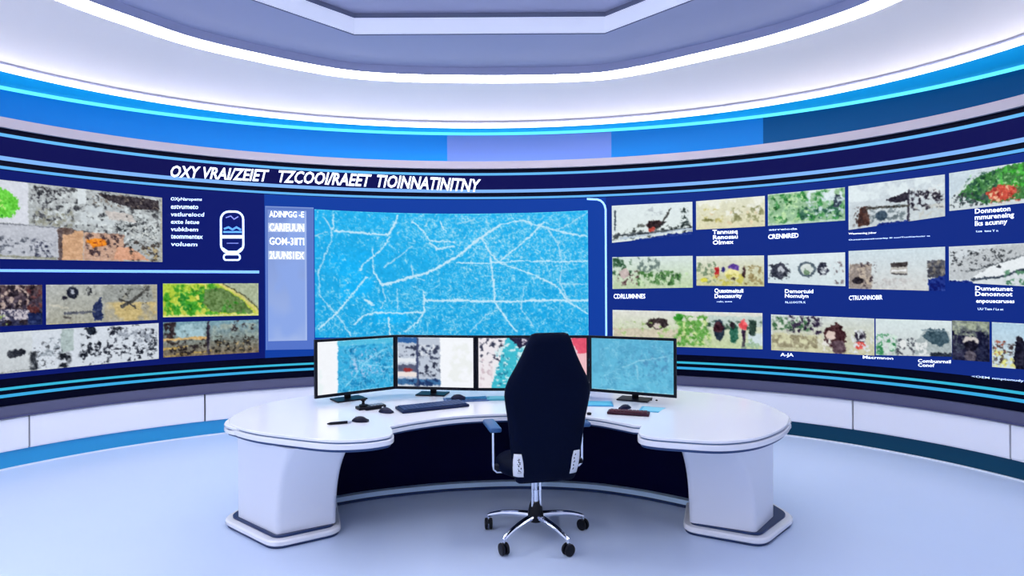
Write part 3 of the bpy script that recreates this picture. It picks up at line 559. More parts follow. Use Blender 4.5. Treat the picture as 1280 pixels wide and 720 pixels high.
R((1061, 1181.6, 313.8, 308.4, 364, 360.6), [('g', (206, 222, 230), (208, 210, 208)), ('r', .0, .35, .24, 1, (150, 140, 134)), ('n', 0, .3, .26, .9, (190, 176, 160), 5, .5), ('e', .1, .78, .06, .1, (36, 30, 34)), ('n', .1, .3, .3, 1, (70, 60, 66), 5, .55), ('r', .43, .33, .61, .62, (186, 184, 178)), ('r', .43, .33, .61, .45, (56, 50, 48)), ('r', .44, .5, .6, .56, (236, 238, 240)), ('r', .44, .59, .6, .64, (80, 78, 80)), ('r', .81, .3, 1, .7, (70, 72, 82)), ('n', .8, .28, 1, .68, (120, 116, 110), 6, .5), ('p', [(.83, 1.01), (.83, .74), (1.01, .62), (1.01, 1.01)], (14, 38, 124)), ('n', .3, .7, .82, 1, (190, 190, 190), 6, .55)] + bd, 'middle-row screen with a small white car on pale ground', 34,
    [('CTRUONNOBIR', (1061, 1103, 369.5, 368.6, 374.4, 375.4), .014)])
R((1186.4, 1300, 308.4, 303, 359, 352.4), [('g', (206, 214, 220), (214, 222, 226)), ('p', [(0, .9), (.0, .5), (.3, .2), (.6, .0), (1, 0), (1, .3), (.5, .65), (.3, .95)], (190, 196, 200)), ('n', 0, .1, .75, .7, (54, 58, 62), 4, .57), ('p', [(.25, .85), (.5, .5), (1, .2), (1, .45), (.62, .8)], (232, 238, 242)), ('l', [(.25, .9), (.6, .78), (1, .45)], 4, (54, 66, 82)), ('l', [(.2, .7), (.62, .42), (1, .15)], 1.6, (90, 98, 104)), ('e', .55, .55, .03, .04, (30, 34, 40)), ('n', .6, .6, 1, 1, (90, 140, 110), 6, .5), ('p', [(0, 1.01), (0, .95), (.25, .95), (.3, 1.01)], (14, 38, 124))] + bd, 'middle-row corner screen of a white car parked by a rocky slope', 35,
    [('Dumetunet\nDenosnoot', (1219, 1266, 357.5, 358.5, 370.5, 370), .034), ('enpouecsruses', (1220, 1268, 375, 375.6, 380.4, 380), .014), ('UU Tem / Ls at', (1222, 1254, 384.6, 385.2, 388, 387.6), .014, 1)])
R((765.6, 952.8, 387.4, 391.4, 436.6, 431.5), [('g', (222, 222, 216), (190, 206, 160)), ('r', 0, .5, .5, .9, (206, 198, 176)), ('e', .3, .36, .075, .16, (50, 40, 40), .5), ('e', .3, .42, .03, .07, (200, 190, 180)), ('n', .4, .1, .66, .95, (96, 160, 70), 6, .4), ('n', .4, .2, .68, 1, (200, 220, 150), 5, .55), ('n', 0, .3, .4, 1, (160, 190, 120), 6, .6), ('e', .44, .18, .04, .1, (60, 150, 50), .3), ('r', .64, .1, 1, .4, (190, 206, 200)), ('n', .6, .2, 1, .5, (70, 96, 80), 5, .55),
    ('e', .71, .5, .035, .32, (30, 44, 60), .3), ('e', .705, .42, .035, .15, (56, 24, 34)), ('e', .81, .6, .03, .3, (40, 100, 80), .4), ('e', .8, .36, .02, .1, (50, 44, 50)), ('e', .87, .35, .028, .16, (226, 84, 90)), ('r', .86, .5, .885, 1, (40, 24, 50)), ('r', .9, .55, 1, .9, (206, 222, 226)), ('n', .85, .7, 1, 1, (150, 180, 150), 5, .5), ('e', .93, .4, .03, .25, (36, 60, 50), .5)] + bd, 'wide bottom-row screen of a garden with a standing group, behind the right-hand monitor', 41)
R((963.6, 1092.6, 393, 398.2, 444.5, 437.6), [('g', (206, 216, 216), (196, 194, 160)), ('n', 0, .05, .4, .45, (70, 110, 76), 6, .45), ('r', 0, .55, .45, .9, (150, 144, 116)), ('n', 0, .5, .5, 1, (206, 206, 170), 7, .45), ('n', .15, .0, .5, .5, (46, 36, 60), 5, .48), ('e', .62, .55, .11, .34, (56, 26, 28), .5), ('e', .58, .5, .05, .12, (220, 200, 190), .5), ('e', .66, .82, .07, .2, (90, 70, 80), .5), ('e', .86, .5, .06, .18, (50, 44, 60), .5), ('e', .86, .74, .06, .1, (216, 84, 76), .4), ('n', .75, .3, 1, 1, (220, 226, 230), 5, .55), ('n', .45, .6, .6, 1, (226, 226, 220), 5, .5)] + bd, 'bottom-row screen of a rider on a dark red motorcycle', 42,
    [('A-JA', (975, 991.5, 441, 441.6, 447, 446.6), .036)])
R((1094.4, 1189.4, 398.4, 401.2, 446, 443.8), [('g', (214, 228, 230), (200, 206, 206)), ('n', 0, .4, .28, 1, (60, 140, 90), 5, .45), ('n', 0, .4, .3, .95, (210, 230, 220), 4, .56), ('n', .26, .5, .55, 1, (60, 64, 74), 5, .5), ('e', .36, .68, .05, .12, (226, 230, 230)), ('p', [(.5, .95), (.52, .6), (.66, .25), (.95, .3), (1, .6), (.98, 1)], (166, 178, 180)), ('p', [(.62, .45), (.7, .22), (.9, .24), (.97, .55), (.85, .75), (.7, .6)], (60, 84, 96)), ('l', [(.6, .28), (.9, .3)], 2, (130, 150, 160)), ('n', .5, .6, .7, 1, (226, 230, 230), 5, .45), ('p', [(.7, 1.01), (.72, .88), (1.01, .9), (1.01, 1.01)], (40, 48, 60))] + bd, 'bottom-row screen of a grey vehicle front beside green plants', 43,
    [('Macrmnon', (1078, 1116, 444.4, 446.4, 449.6, 448.2), .036), ('Combunrnsil\nConof', (1147, 1188, 448.8, 450, 459.4, 458.4), .036)])
R((1189.8, 1236.6, 400.4, 402.4, 452.6, 449.6), [('g', (130, 140, 130), (26, 30, 60)), ('n', 0, 0, 1, .45, (160, 170, 150), 6, .45), ('n', 0, .25, 1, 1, (30, 30, 56), 7, .38), ('e', .5, .5, .22, .12, (206, 200, 196)), ('e', .5, .62, .2, .14, (20, 18, 34)), ('e', .5, .86, .16, .14, (90, 84, 96), .4), ('n', .7, .3, 1, .9, (16, 20, 50), 6, .3)], 'narrow dark bottom-row screen of a person in a pale cap', 44)
R((1239.6, 1300, 402.6, 405.6, 463.6, 458.6), [('g', (176, 206, 226), (206, 220, 226)), ('n', 0, .45, .5, .95, (70, 60, 60), 5, .45), ('n', 0, .6, .5, 1, (220, 220, 130), 5, .52), ('p', [(.47, 1), (.46, .6), (.5, .35), (.56, .28), (.62, .32), (.66, .4), (1, .4), (1, 1)], (16, 16, 34)), ('e', .55, .34, .06, .08, (20, 16, 26)), ('n', .05, .4, .3, .75, (150, 80, 60), 4, .56)] + bd[:1], 'bottom-right corner screen with a dark figure against pale sky', 45)
o = lettering('caption_lettering', '<OEM nmptonudy', (1214, 1279, 469, 474.6, 478.4, 472.4), M_TXT2, bold=.01, ins=.014)
tag(o, 'small pale caption line near the bottom right corner of the wall', 'writing')

# ------------------------------------------------------------------ desk
ZT = .72
desk = empty('control_desk', (0, 4.2, 0)); DO = Vector((0, 4.2, 0))
tag(desk, 'large white curved control desk with two side pods and dark kneehole', 'desk')
def plan_slab(outline, z0, z1, bev=.004, inset=0.0):
    """closed outline (list of 2D points) extruded with softened edges; inset shrinks it"""
    P = [Vector((p[0], p[1])) for p in outline]; n = len(P)
    area = sum(P[i].x * P[(i + 1) % n].y - P[(i + 1) % n].x * P[i].y for i in range(n)); sg = 1 if area > 0 else -1
    def off(d):
        out = []
        for i in range(n):
            t = (P[(i + 1) % n] - P[i - 1]).normalized(); out.append(P[i] + Vector((-t.y, t.x)) * sg * d)
        return out
    rings = []
    for (d, z) in ((inset + bev, z0), (inset, z0 + bev), (inset, z1 - bev), (inset + bev, z1)):
        rings.append([Vector((p.x, p.y, z)) - DO for p in off(d)])
    return MB().loft(rings)
inner = catmull([(-.80, 3.60, 0), (-.66, 3.74, 0), (-.43, 3.885, 0), (-.2, 3.955, 0), (.12, 3.975, 0), (.35, 3.92, 0), (.56, 3.82, 0), (.76, 3.63, 0)], 6, False)
outer = catmull([(1.0, 3.55, 0), (1.70, 3.62, 0), (1.86, 4.0, 0), (1.82, 4.40, 0), (1.60, 4.68, 0), (1.1, 4.92, 0), (.5, 5.08, 0), (-.05, 5.12, 0), (-.6, 5.08, 0), (-1.15, 4.92, 0), (-1.62, 4.68, 0), (-1.86, 4.40, 0), (-1.92, 4.0, 0), (-1.76, 3.62, 0), (-1.0, 3.55, 0)], 6, False)
main = [(p.x, p.y) for p in inner + outer]
# keep the main outline free of tiny edges
plan_slab(main, ZT - .018, ZT).build('desktop', M_WHITE, desk, True)
plan_slab(main, ZT - .026, ZT - .018, .001, .012).build('edge_groove', mat('steel_blue_groove', (70, 110, 160), .35), desk, True)
plan_slab(main, ZT - .05, ZT - .026, .003, .0).build('edge_band', M_WHITE, desk, True)
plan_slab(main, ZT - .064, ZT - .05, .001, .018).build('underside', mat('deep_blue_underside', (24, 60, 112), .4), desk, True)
podR = [(.745, 3.40), (.80, 3.58), (.91, 3.78), (1.08, 4.08), (1.3, 4.26), (1.58, 4.26), (1.80, 4.06), (1.84, 3.86), (1.74, 3.64), (1.58, 3.44), (1.38, 3.28), (1.16, 3.215), (.93, 3.265), (.79, 3.32)]
podL = [(-.715, 3.42), (-.76, 3.58), (-.87, 3.78), (-1.05, 4.08), (-1.3, 4.28), (-1.6, 4.30), (-1.86, 4.10), (-1.90, 3.90), (-1.80, 3.68), (-1.58, 3.50), (-1.28, 3.365), (-1.05, 3.285), (-.88, 3.29), (-.76, 3.345)]
for pod in (podR, podL):
    pp = [(p.x, p.y) for p in catmull([(a, b, 0) for a, b in pod], 6)]
    t = plan_slab(pp, ZT - .01, ZT + .008, .004).build('side_top', M_WHITE, desk, True)
    plan_slab(pp, ZT - .018, ZT - .01, .001, .01).build('edge_groove', MATS['steel_blue_groove'], t, True)
    plan_slab(pp, ZT - .05, ZT - .018, .004, -.006).build('edge_band', M_WHITE, t, True)
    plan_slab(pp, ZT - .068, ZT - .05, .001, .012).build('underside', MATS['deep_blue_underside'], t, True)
# pedestals flare outwards towards the top
def pedestal(bot, top, plinth):
    def corner_round(poly, r, n=5):
        out = []; L_ = len(poly)
        for i in range(L_):
            p = Vector(poly[i][:2]); a = (Vector(poly[i - 1][:2]) - p).normalized(); b = (Vector(poly[(i + 1) % L_][:2]) - p).normalized(); rr = r[i] if isinstance(r, (list, tuple)) else r
            for k in range(n + 1):
                t = k / n; out.append((1 - t) ** 2 * (p + a * rr) + 2 * t * (1 - t) * p + t * t * (p + b * rr))
        return out
    B = corner_round(bot, .03); T = corner_round(top, .035); rings = []
    for k in range(15):
        s = k / 14; z = .066 + (ZT - .066 - .066) * s; w = .12 * s + .88 * s ** 2.6
        rings.append([Vector((*(b.lerp(t, w)), z)) - DO for b, t in zip(B, T)])
    ped = MB().loft(rings).build('pedestal', mat('white_pedestal', (226, 230, 242), .3, coat=.3), desk, True)
    Q = [(p.x, p.y) for p in corner_round(plinth, [.09] * len(plinth), 6)]
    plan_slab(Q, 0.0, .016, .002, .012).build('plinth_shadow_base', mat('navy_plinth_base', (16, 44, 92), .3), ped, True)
    plan_slab(Q, .016, .052, .009, 0).build('plinth', M_WHITE, ped, True)
    plan_slab(Q, .052, .067, .002, .045).build('plinth_groove', MATS['navy_plinth_base'], ped, True)
pedestal([(-1.85, 3.86), (-1.465, 3.565), (-1.15, 3.74), (-1.38, 4.30), (-1.78, 4.40)], [(-1.74, 3.62), (-1.30, 3.36), (-.965, 3.40), (-1.32, 4.30), (-1.72, 4.40)],
         [(-1.955, 3.86), (-1.46, 3.48), (-1.10, 3.695), (-1.34, 4.34), (-1.86, 4.36)])
pedestal([(1.73, 3.82), (1.50, 3.56), (1.135, 3.72), (1.36, 4.30), (1.72, 4.40)], [(1.635, 3.60), (1.28, 3.32), (.975, 3.38), (1.31, 4.30), (1.68, 4.40)],
         [(1.885, 3.84), (1.52, 3.48), (1.085, 3.695), (1.32, 4.34), (1.80, 4.36)])
# kneehole back panel and foot rail
kn = catmull([(-1.30, 4.22, 0), (-1.0, 4.36, 0), (-.5, 4.50, 0), (.05, 4.55, 0), (.55, 4.49, 0), (.95, 4.33, 0), (1.27, 4.12, 0)], 8, False)
def wallrib(pts, off, th, z0, z1):
    def o_(d):
        out = []
        for i, p in enumerate(pts):
            t = (pts[min(i + 1, len(pts) - 1)] - pts[max(i - 1, 0)]).normalized(); out.append(p + Vector((t.y, -t.x, 0)) * d)
        return out
    a, b = o_(off), o_(off - th); rings = [[Vector((*q.xy, z)) - DO for (q, z) in ((p, z0), (p, z1), (r, z1), (r, z0))] for p, r in zip(a, b)]
    return MB().loft(rings)
wallrib(kn, -.02, .03, .0, ZT - .06).build('modesty_panel', mat('midnight_panel', (1, 2, 44), .5, spec=.05), desk, True)
wallrib(kn, .03, .05, .028, .062).build('foot_rail', mat('pale_blue_metal_rail', (200, 228, 250), .3, .2), desk, True)
wallrib(kn, .015, .035, .0, .028).build('rail_base', MATS['navy_plinth_base'], desk, True)

# ------------------------------------------------------------------ monitors
def monitor(p0, p1, layers, seed, label, stand_s=.5, zb=.765, h=.44, base=True):
    p0, p1 = Vector((*p0, 0)), Vector((*p1, 0)); c = (p0 + p1) / 2; w = (p1 - p0).length; rz = math.atan2(p1.y - p0.y, p1.x - p0.x)
    root = empty('computer_monitor', (c.x, c.y, ZT), rz); tag(root, label, 'monitor', 'monitors lined up on the control desk')
    z0 = zb - ZT; b = .019
    # bezel ring
    def rect(x0, x1, za, zc, y): return [Vector((x0, y, za)), Vector((x1, y, za)), Vector((x1, y, zc)), Vector((x0, y, zc))]
    mb = MB(); mb.loft([rect(-w / 2 + b, w / 2 - b, z0 + b * 1.2, z0 + h - b, .004), rect(-w / 2 + b, w / 2 - b, z0 + b * 1.2, z0 + h - b, -.014), rect(-w / 2 + .003, w / 2 - .003, z0 + .003, z0 + h - .003, -.014),
                        rect(-w / 2, w / 2, z0, z0 + h, -.011), rect(-w / 2, w / 2, z0, z0 + h, .012), rect(-w / 2 + .02, w / 2 - .02, z0 + .02, z0 + h - .02, .03)], caps=True)
    mb.build('casing', M_DARK, root)
    picture('screen', lambda s, t: Vector((-w / 2 + b + s * (w - 2 * b), -.006, z0 + h - b - t * (h - 2.2 * b))), int(w * 190), int(h * 190), layers, seed, root, warp=.6, grain=18)
    sx = (stand_s - .5) * w
    mb = MB(); mb.box((sx, .055, .10), (.05, .02, .19), bev=.005); mb.box((sx, .04, .2), (.09, .03, .08), bev=.006)
    mb.build('stand_neck', M_DARK, root)
    mb = MB(); mb.box((sx, .03, .006), (.24, .17, .01), bev=.004); mb.build('stand_base', M_DARK, root)
    return root
Wt = (244, 247, 252)
m1 = monitor((-1.478, 4.30), (-.959, 4.702), [('g', Wt, Wt), ('n', 0, .5, .26, 1, (234, 244, 246), 20, .5), ('r', .255, .06, 1, 1, (52, 172, 222)), ('r', .255, .0, 1, .12, (84, 190, 226)), ('n', .25, .1, 1, 1, (30, 140, 196), 9, .55), ('m', .26, .05, 1, 1, (150, 216, 242), 9, .04), ('n', .4, .25, .8, .75, (160, 200, 236), 5, .6),
    ('st', .26, .08, 1, 1, 240, (150, 214, 242), 7, .9), ('st', .4, .2, .85, .7, 60, (190, 206, 240), 6, 1), ('st', .26, .3, 1, 1, 70, (22, 120, 176), 5, 1), ('l', [(.35, .9), (.5, .65), (.62, .45), (.85, .25)], 1.6, (150, 220, 246)), ('l', [(.4, .3), (.6, .5), (.95, .6)], 1.4, (140, 214, 244)), ('n', .26, .1, 1, 1, (20, 110, 160), 4, .7)], 51, 'leftmost desk monitor, turned inwards, with a white column and a blue map', .42)
m2 = monitor((-.953, 4.705), (-.291, 4.60), [('g', Wt, Wt), ('r', 0, 0, .57, 1, (190, 200, 216)), ('r', 0, 0, .27, .12, (44, 96, 160)), ('n', 0, .15, .57, .45, (52, 60, 84), 6, .46), ('r', 0, .42, .27, .52, (226, 232, 240)), ('r', 0, .55, .27, .7, (84, 90, 116)), ('e', .14, .66, .08, .05, (150, 50, 50), .4),
    ('r', 0, .7, .26, .8, (236, 226, 222)), ('n', .28, .45, .57, .8, (40, 46, 66), 6, .5), ('r', 0, .84, .57, .96, (60, 110, 160)), ('n', 0, .82, .57, 1, (26, 50, 96), 6, .48), ('r', .25, 0, .285, 1, (60, 70, 104)), ('n', .28, .1, .57, .4, (222, 228, 236), 5, .55), ('n', .6, .1, 1, .9, (236, 240, 240), 16, .5)], 52, 'second monitor from the left, showing stacked photos beside a blank white page', .45)
m3 = monitor((-.289, 4.60), (.605, 4.555), [('g', (236, 232, 238), (238, 232, 236)), ('n', 0, 0, .26, .5, (50, 54, 76), 5, .52), ('n', 0, .4, .14, 1, (206, 190, 198), 6, .55), ('p', [(.26, 0), (.62, 0), (.62, 1), (.12, 1), (.14, .8), (.2, .45)], (60, 186, 206)), ('n', .14, .1, .62, 1, (210, 236, 240), 5, .54), ('n', .14, .3, .62, 1, (30, 130, 160), 5, .6), ('p', [(.27, 0), (.6, 0), (.5, .1), (.38, .22), (.33, .08)], (34, 30, 60)), ('n', .35, 0, .6, .3, (226, 222, 232), 5, .52),
    ('r', .7, 0, 1, 1, (228, 206, 216)), ('p', [(.86, .0), (1, 0), (1, .4), (.92, .3), (.88, .15)], (226, 84, 110)), ('p', [(.86, .35), (1, .3), (1, .8), (.95, .7)], (238, 190, 196)), ('l', [(0, 0), (1, 0)], 1.4, (70, 72, 96))], 53, 'widest monitor, half hidden behind the chair, with turquoise collage and red corner', .4)
m4 = monitor((.610, 4.553), (1.212, 4.255), [('g', (90, 176, 212), (104, 190, 222)), ('n', 0, 0, 1, 1, (88, 170, 206), 16, .5), ('m', .1, 0, 1, .9, (132, 204, 228), 12, .04), ('m', .1, .1, 1, .9, (70, 140, 186), 8, .03), ('st', .1, .08, .95, .9, 150, (134, 204, 230), 8, .9), ('st', .35, .15, .95, .75, 90, (66, 142, 186), 6, .9), ('n', .5, .2, .95, .7, (84, 150, 192), 5, .58), ('l', [(.4, .55), (.6, .4), (.92, .3)], 1.4, (150, 210, 232)), ('l', [(.56, .5), (.58, .75)], 2, (140, 204, 228)), ('l', [(0, 0), (1, 0)], 1, (150, 206, 226)), ('l', [(0, 1), (1, 1)], 1.4, (190, 226, 236))], 54, 'rightmost desk monitor, turned inwards, with a plain steel blue map', .52)

# ------------------------------------------------------------------ things on the desk
PT = ZT + .008
def keyboard(c, w, d, rz, z, label, keyc, bodyc, rows=5, cols=15):
    k = empty('computer_keyboard', (c[0], c[1], z), rz); tag(k, label, 'keyboard')
    MB().box((0, 0, .010), (w, d, .018), bev=.005).build('keyboard_body', mat('kb_%d' % bodyc[0], bodyc, .5, spec=.15), k, True)
    mb = MB(); kw, kd = (w - .03) / cols, (d - .03) / rows
    for r in range(rows):
        x = -w / 2 + .015; q = 0
        while q < cols:
            n = 1 if not (r == 0 and q == 4) else 5
            mb.box((x + kw * n / 2, -d / 2 + .015 + kd * (r + .5), .022), (kw * n - .004, kd - .004, .008)); x += kw * n; q += n
    mb.build('key_field', mat('keys_%d' % keyc[0], keyc, .5, spec=.2), k); return k
keyboard((-.58, 4.17), .50, .19, math.radians(27), ZT, 'dark blue keyboard lying left, in front of the second monitor', (40, 66, 112), (24, 36, 74))
def mouse(c, rz, z, label, col, s=1.0, parent=None):
    rings = []
    for k in range(9):
        u = k / 8; y = (-.055 + .11 * u) * s; w = (.031 * math.sin(PI * min(.97, max(.08, u))) ** .45) * s; h = (.034 * math.sin(PI * min(.96, max(.1, u * .92 + .04))) ** .6) * s
        rings.append([Vector((w * math.cos(PI * j / 10), y, .002 + h * math.sin(PI * j / 10))) for j in range(11)])
    root = empty('computer_mouse', (c[0], c[1], z), rz); tag(root, label, 'mouse')
    MB().loft(rings).build('mouse_shell', mat('mouse_%d_%d' % (col[0], col[2]), col, .4, spec=.2), root, True)
    MB().lathe((0, .028 * s, .03 * s), [(.004 * s, -.004 * s), (.007 * s, -.002 * s), (.007 * s, .002 * s), (.004 * s, .004 * s)], 12, 'X').build('scroll_wheel', mat('silver_plastic', (190, 196, 210), .3, .5), root)
    return root
mouse((-.985, 3.72), math.radians(75), PT, 'black mouse on the rounded left pod, beside the slim pen', (14, 16, 40), 1.0)
pen = empty('stylus_pen', (-1.10, 3.655, PT), math.radians(20)); tag(pen, 'slim dark pen lying on the left pod next to the mouse', 'pen')
MB().tube([(-.075, 0, .008), (-.055, 0, .009), (.05, 0, .009)], [.003, .009, .009], 12).build('barrel', M_DARK, pen, True)
MB().tube([(.05, 0, .009), (.07, 0, .009), (.075, 0, .009)], [.009, .008, .005], 12).build('pen_cap', mat('silver_plastic', (190, 196, 210), .3, .5), pen, True)
mouse((-.885, 4.02), math.radians(60), ZT, 'dark mouse with silver wheel at the left end of the blue keyboard', (22, 26, 56), 1.05)
# desk phone-like controller at the foot of monitor one
dv = empty('desk_controller', (-1.02, 4.14, ZT), math.radians(35)); tag(dv, 'small black controller with knob and buttons under the leftmost monitor', 'controller')
mb = MB(); mb.box((0, 0, .014), (.2, .09, .026), bev=.006); mb.build('controller_body', M_DARK, dv, True)
MB().lathe((-.055, 0, .027), [(.03, 0), (.03, .012), (.012, .016), (.01, .034), (.02, .044), (.018, .056), (.006, .06)], 20).build('joystick', M_RUBBER, dv, True)
mb = MB()
for a in range(4):
    for b_ in range(2): mb.box((.0 + a * .024, -.018 + b_ * .036, .029), (.016, .022, .006), bev=.001)
mb.build('button_block', mat('silver_plastic', (190, 196, 210), .3, .5), dv)
# tablet / mat under monitor two, with mouse
def flat(name, c, w, d, h, rz, z, m, label, cat, page=None):
    o = empty(name, (c[0], c[1], z), rz); tag(o, label, cat)
    MB().box((0, 0, h / 2), (w, d, h), bev=min(.004, h / 3)).build('cover', m, o, True)
    if page: MB().box((0.004, 0, h + .0008), (w - .03, d - .03, .0015)).build('face', page, o)
    return o
flat('graphics_tablet', (-.36, 4.45), .34, .16, .009, math.radians(12), ZT, mat('tablet_blue', (60, 96, 150), .3), 'slate blue tablet lying behind the keyboard near the middle of the desk', 'tablet', mat('tablet_face', (44, 74, 128), .2))
mouse((-.42, 4.44), math.radians(80), ZT + .0112, 'flat black mouse resting on the slate blue tablet', (12, 18, 52), 1.0)
flat('notebook', (-.10, 4.60 - .12), .2, .13, .012, 0, ZT, mat('teal_cover', (60, 160, 180), .4), 'teal notebook right below the widest monitor', 'notebook', mat('teal_page', (120, 200, 214), .5))
flat('notepad', (.58, 4.27), .32, .17, .008, math.radians(-6), ZT, mat('azure_cover', (66, 160, 210), .35), 'azure blue notepad right of the chair back, under the last monitor', 'notepad', mat('azure_page', (96, 196, 226), .4))
flat('folder', (.985, 4.06), .17, .16, .006, math.radians(-22), ZT, mat('folder_blue', (84, 176, 214), .4), 'light blue folder at the foot of the rightmost monitor', 'folder', mat('folder_page', (140, 212, 232), .4))
o = keyboard((.79, 3.93), .28, .095, math.radians(-18), ZT, 'small reddish brown keypad on the right part of the desk', (96, 48, 60), (58, 26, 44), 4, 10)
mouse((.80, 4.10), math.radians(-60), ZT, 'small black mouse between the brown keypad and the right monitor stand', (14, 20, 54), .9)
o = MB().lathe((.52, 3.92, ZT), [(.014, 0), (.016, .003), (.016, .012), (.012, .015)], 16).build('control_knob', M_RUBBER, None, True)  # small dark disc, a control knob on the desk
tag(o, 'tiny black disc on the desk edge just right of the chair back', 'control_knob')
for k in range(3):
    x, y = ground(806 + 7 * k, 500 + .4 * k, ZT)
    o = MB().lathe((x, y, ZT), [(.008, 0), (.009, .004), (.006, .008)], 10).build('desk_button', M_DARK, None, True)
    tag(o, ('left', 'middle', 'right')[k] + ' one of three tiny dark buttons right of the last monitor stand', 'button', 'tiny buttons on the desk')

# ------------------------------------------------------------------ chair
chair = empty('office_chair', (.143, 3.68, 0), math.radians(13)); tag(chair, 'dark navy high-backed racing style swivel chair with chrome star base', 'chair')
rows = [(.425, .165), (.435, .18), (.455, .19), (.57, .212), (.705, .226), (.82, .24), (.90, .254), (.955, .262), (1.0, .26), (1.06, .238), (1.12, .204), (1.19, .168), (1.26, .138), (1.30, .122), (1.318, .110), (1.325, .09)]
def interp(z, tab):
    for (a, b), (c, d) in zip(tab[:-1], tab[1:]):
        if z <= c: return b + (d - b) * (z - a) / (c - a)
    return tab[-1][1]
def back_y(z): return -.225 - .13 * max(0, (z - .45)) ** 1.15
def back_half(z):
    th = .058 if z > .5 else .045; e = min(1, (z - .42) / .05, (1.332 - z) / .05); return th * math.sqrt(max(.05, e))
def se(a, hw, th, z):
    c, s = math.cos(a), math.sin(a); return Vector((math.copysign(abs(c) ** .55, c) * hw, back_y(z) + math.copysign(abs(s) ** .75, s) * th * (1.0 if s < 0 else .8), z))
zs = [r[0] for r in rows]; zz = []
for a, b in zip(zs[:-1], zs[1:]): zz += [a, (a + b) / 2]
zz.append(zs[-1])
MB().loft([[se(2 * PI * k / 36, interp(z, rows), back_half(z), z) for k in range(36)] for z in zz]).build('backrest', M_BLACK, chair, True)
# headrest cushion and side bolsters facing the desk
MB().loft([[Vector((interp(z, rows) * .62 * math.cos(2 * PI * k / 20), back_y(z) + .075 + .035 * math.sin(2 * PI * k / 20), z)) for k in range(20)] for z in [1.06 + .02 * j for j in range(9)]]).build('head_cushion', M_BLACK, chair, True)
mb = MB()
rings = []
for j in range(11):
    u = j / 10; y = -.24 + .50 * u; e = math.sqrt(max(.06, math.sin(PI * min(.98, max(.02, u))))) ** .6; hw = .25 * e
    rings.append([Vector((math.copysign(abs(math.cos(a)) ** .5, math.cos(a)) * hw, y, .47 + math.copysign(abs(math.sin(a)) ** .6, math.sin(a)) * .05 * e)) for a in [2 * PI * k / 28 for k in range(28)]])
mb.loft(rings).build('seat', M_BLACK, chair, True)
for s, xc, mk in ((-1, -.178, True), (1, .172, False)):
    def bp(u, v, d):      # patch lying on the rear surface of the backrest
        z = .475 + .142 * v; hw = interp(z, rows); top = 1 - .0 * v
        wd = .054 * (1 - .25 * max(0, v - .7) / .3)
        x = xc + (u - .5) * wd + s * .012 * (v - .5); q = min(.999, abs(x) / hw); c = q ** (1 / .55); sn = math.sqrt(max(0, 1 - c * c))
        return Vector((x, back_y(z) - sn ** .75 * back_half(z) - d, z))
    n = 8; V = [bp(i / n, j / n, .006) for j in range(n + 1) for i in range(n + 1)] + [bp(i / n, j / n, -.004) for j in range(n + 1) for i in range(n + 1)]
    N = (n + 1) ** 2; f = []
    for j in range(n):
        for i in range(n):
            a = j * (n + 1) + i; f.append((a, a + 1, a + n + 2, a + n + 1)); f.append((N + a, N + a + n + 1, N + a + n + 2, N + a + 1))
    for i in range(n):
        a, b = i, i + 1; f.append((a, N + a, N + b, b)); a, b = n * (n + 1) + i, n * (n + 1) + i + 1; f.append((a, b, N + b, N + a))
        a, b = i * (n + 1), (i + 1) * (n + 1); f.append((a, b, N + b, N + a)); a, b = a + n, b + n; f.append((a, N + a, N + b, b))
    pt = link('badge', V, f, mat('white_badge', (226, 230, 238), .4), chair, True); pt['label'] = 'white patch'
    mb = MB()
    for q, (v0, u0, u1) in enumerate(((.16, .35, .75), (.26, .45, .7), (.36, .4, .8), (.46, .45, .6), (.55, .35, .7), (.64, .5, .75), (.74, .4, .65)) if mk else ((.2, .15, .35), (.35, .2, .35), (.5, .18, .4), (.65, .2, .35), (.8, .25, .4))):
        for (ua, ub, va, vb) in ((u0, u1, v0, v0 + .025), (u0 if q % 2 else u1 - .1, (u0 if q % 2 else u1 - .1) + .1, v0, v0 + .075)):
            mb.add([bp(a, b, .0065) for a, b in ((ua, va), (ub, va), (ub, vb), (ua, vb))] + [bp(a, b, .005) for a, b in ((ua, va), (ub, va), (ub, vb), (ua, vb))], [(0, 1, 2, 3), (7, 6, 5, 4), (0, 4, 5, 1), (1, 5, 6, 2), (2, 6, 7, 3), (3, 7, 4, 0)])
    mb.build('badge_lettering', M_DARK, pt)
for s, ax in ((-1, -.275), (1, .305)):
    ar = MB().tube([(ax, -.02, .70), (ax, -.02, .48), (ax - s * .004, -.02, .455), (ax - s * .02, -.02, .44), (ax - s * .09, -.02, .435)], .011, 10).build('armrest_post', M_CHROME, chair, True)
    MB().box((ax - s * .06, -.02, .47), (.12, .05, .03), bev=.006).build('armrest_bracket', M_DARK, ar, True)
    MB().box((ax - s * .0, .03, .715), (.075, .26, .032), bev=.012).build('armrest_pad', mat('armrest_blue', (48, 96, 150), .35), ar, True)
MB().box((0, -.01, .405), (.2, .24, .035), bev=.008).build('tilt_mechanism', M_DARK, chair, True)
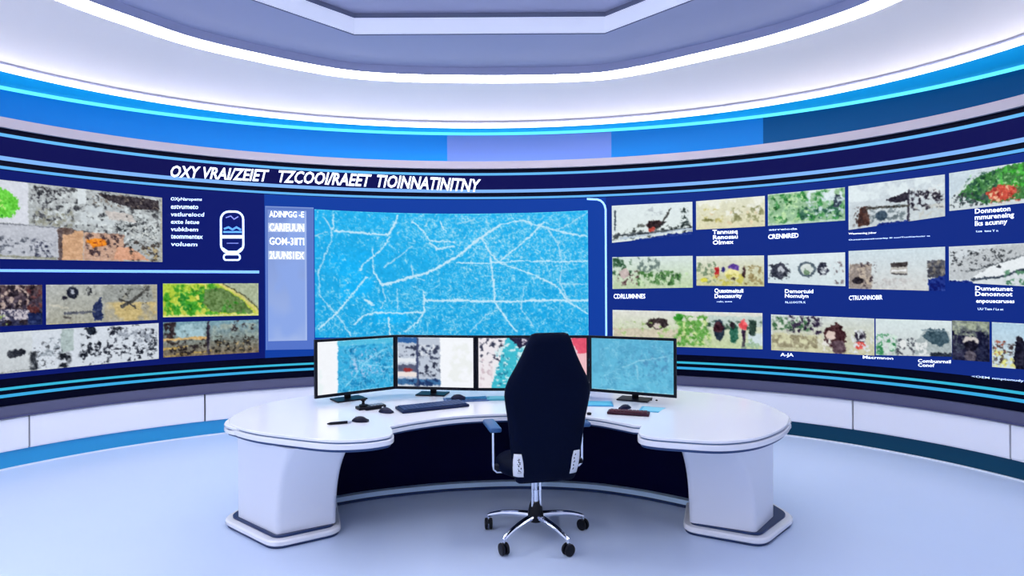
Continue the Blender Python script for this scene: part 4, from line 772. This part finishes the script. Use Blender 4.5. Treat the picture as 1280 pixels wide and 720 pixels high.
MB().lathe((0, 0, 0), [(.022, .19), (.022, .30), (.016, .30), (.016, .39)], 20).build('gas_cylinder', M_CHROME, chair, True)
for sx in (-.026, .026): MB().tube([(sx, -.02, .20), (sx, -.02, .36), (sx * .6, -.02, .39)], .008, 8).build('lift_rod', M_CHROME, chair, True)
MB().lathe((0, 0, 0), [(.04, .10), (.05, .12), (.05, .15), (.04, .20), (.03, .225)], 24).build('base_hub', M_RUBBER, chair, True)
for k in range(5):
    a = math.radians(90 + 72 * k - 13 - 2); R_ = .325; d = Vector((math.cos(a), math.sin(a), 0))
    pts = [d * .035 + Vector((0, 0, .135)), d * .12 + Vector((0, 0, .133)), d * .22 + Vector((0, 0, .122)), d * .29 + Vector((0, 0, .105)), d * R_ + Vector((0, 0, .092))]
    lg = MB().tube(catmull(pts, 4, False), [.022 - .010 * i / 16 for i in range(17)], 10).build('base_leg', M_CHROME, chair, True)
    cs = empty('x', (0, 0, 0)); bpy.data.objects.remove(cs)
    n = Vector((-d.y, d.x, 0)); yaw = math.atan2(d.y, d.x) + .5 * math.sin(k * 2.1)
    mb = MB()
    for s in (-1, 1):
        m4 = MB().lathe((0, 0, 0), [(.022, -.011), (.034, -.008), (.037, 0), (.034, .008), (.022, .011)], 20, 'X')
        Rm = Matrix.Translation(d * R_ + Vector((0, 0, .037))) @ Matrix.Rotation(yaw, 4, 'Z') @ Matrix.Translation((s * .015, 0, 0))
        mb.add([Rm @ Vector(v) for v in m4.v], m4.f)
    c = mb.build('caster', M_RUBBER, lg, True)
    mb = MB(); mb.tube([d * R_ + Vector((0, 0, .037)), d * R_ + Vector((0, 0, .098))], .009, 8); mb.build('caster_stem', M_CHROME, lg, True)

# ------------------------------------------------------------------ world and view
w = bpy.data.worlds.new('world'); SC.world = w; w.use_nodes = True
w.node_tree.nodes['Background'].inputs[0].default_value = (.02, .02, .03, 1)
vs = SC.view_settings; vs.view_transform = 'Standard'; vs.look = 'None'; vs.gamma = 1; vs.use_curve_mapping = False; vs.exposure = 0.0
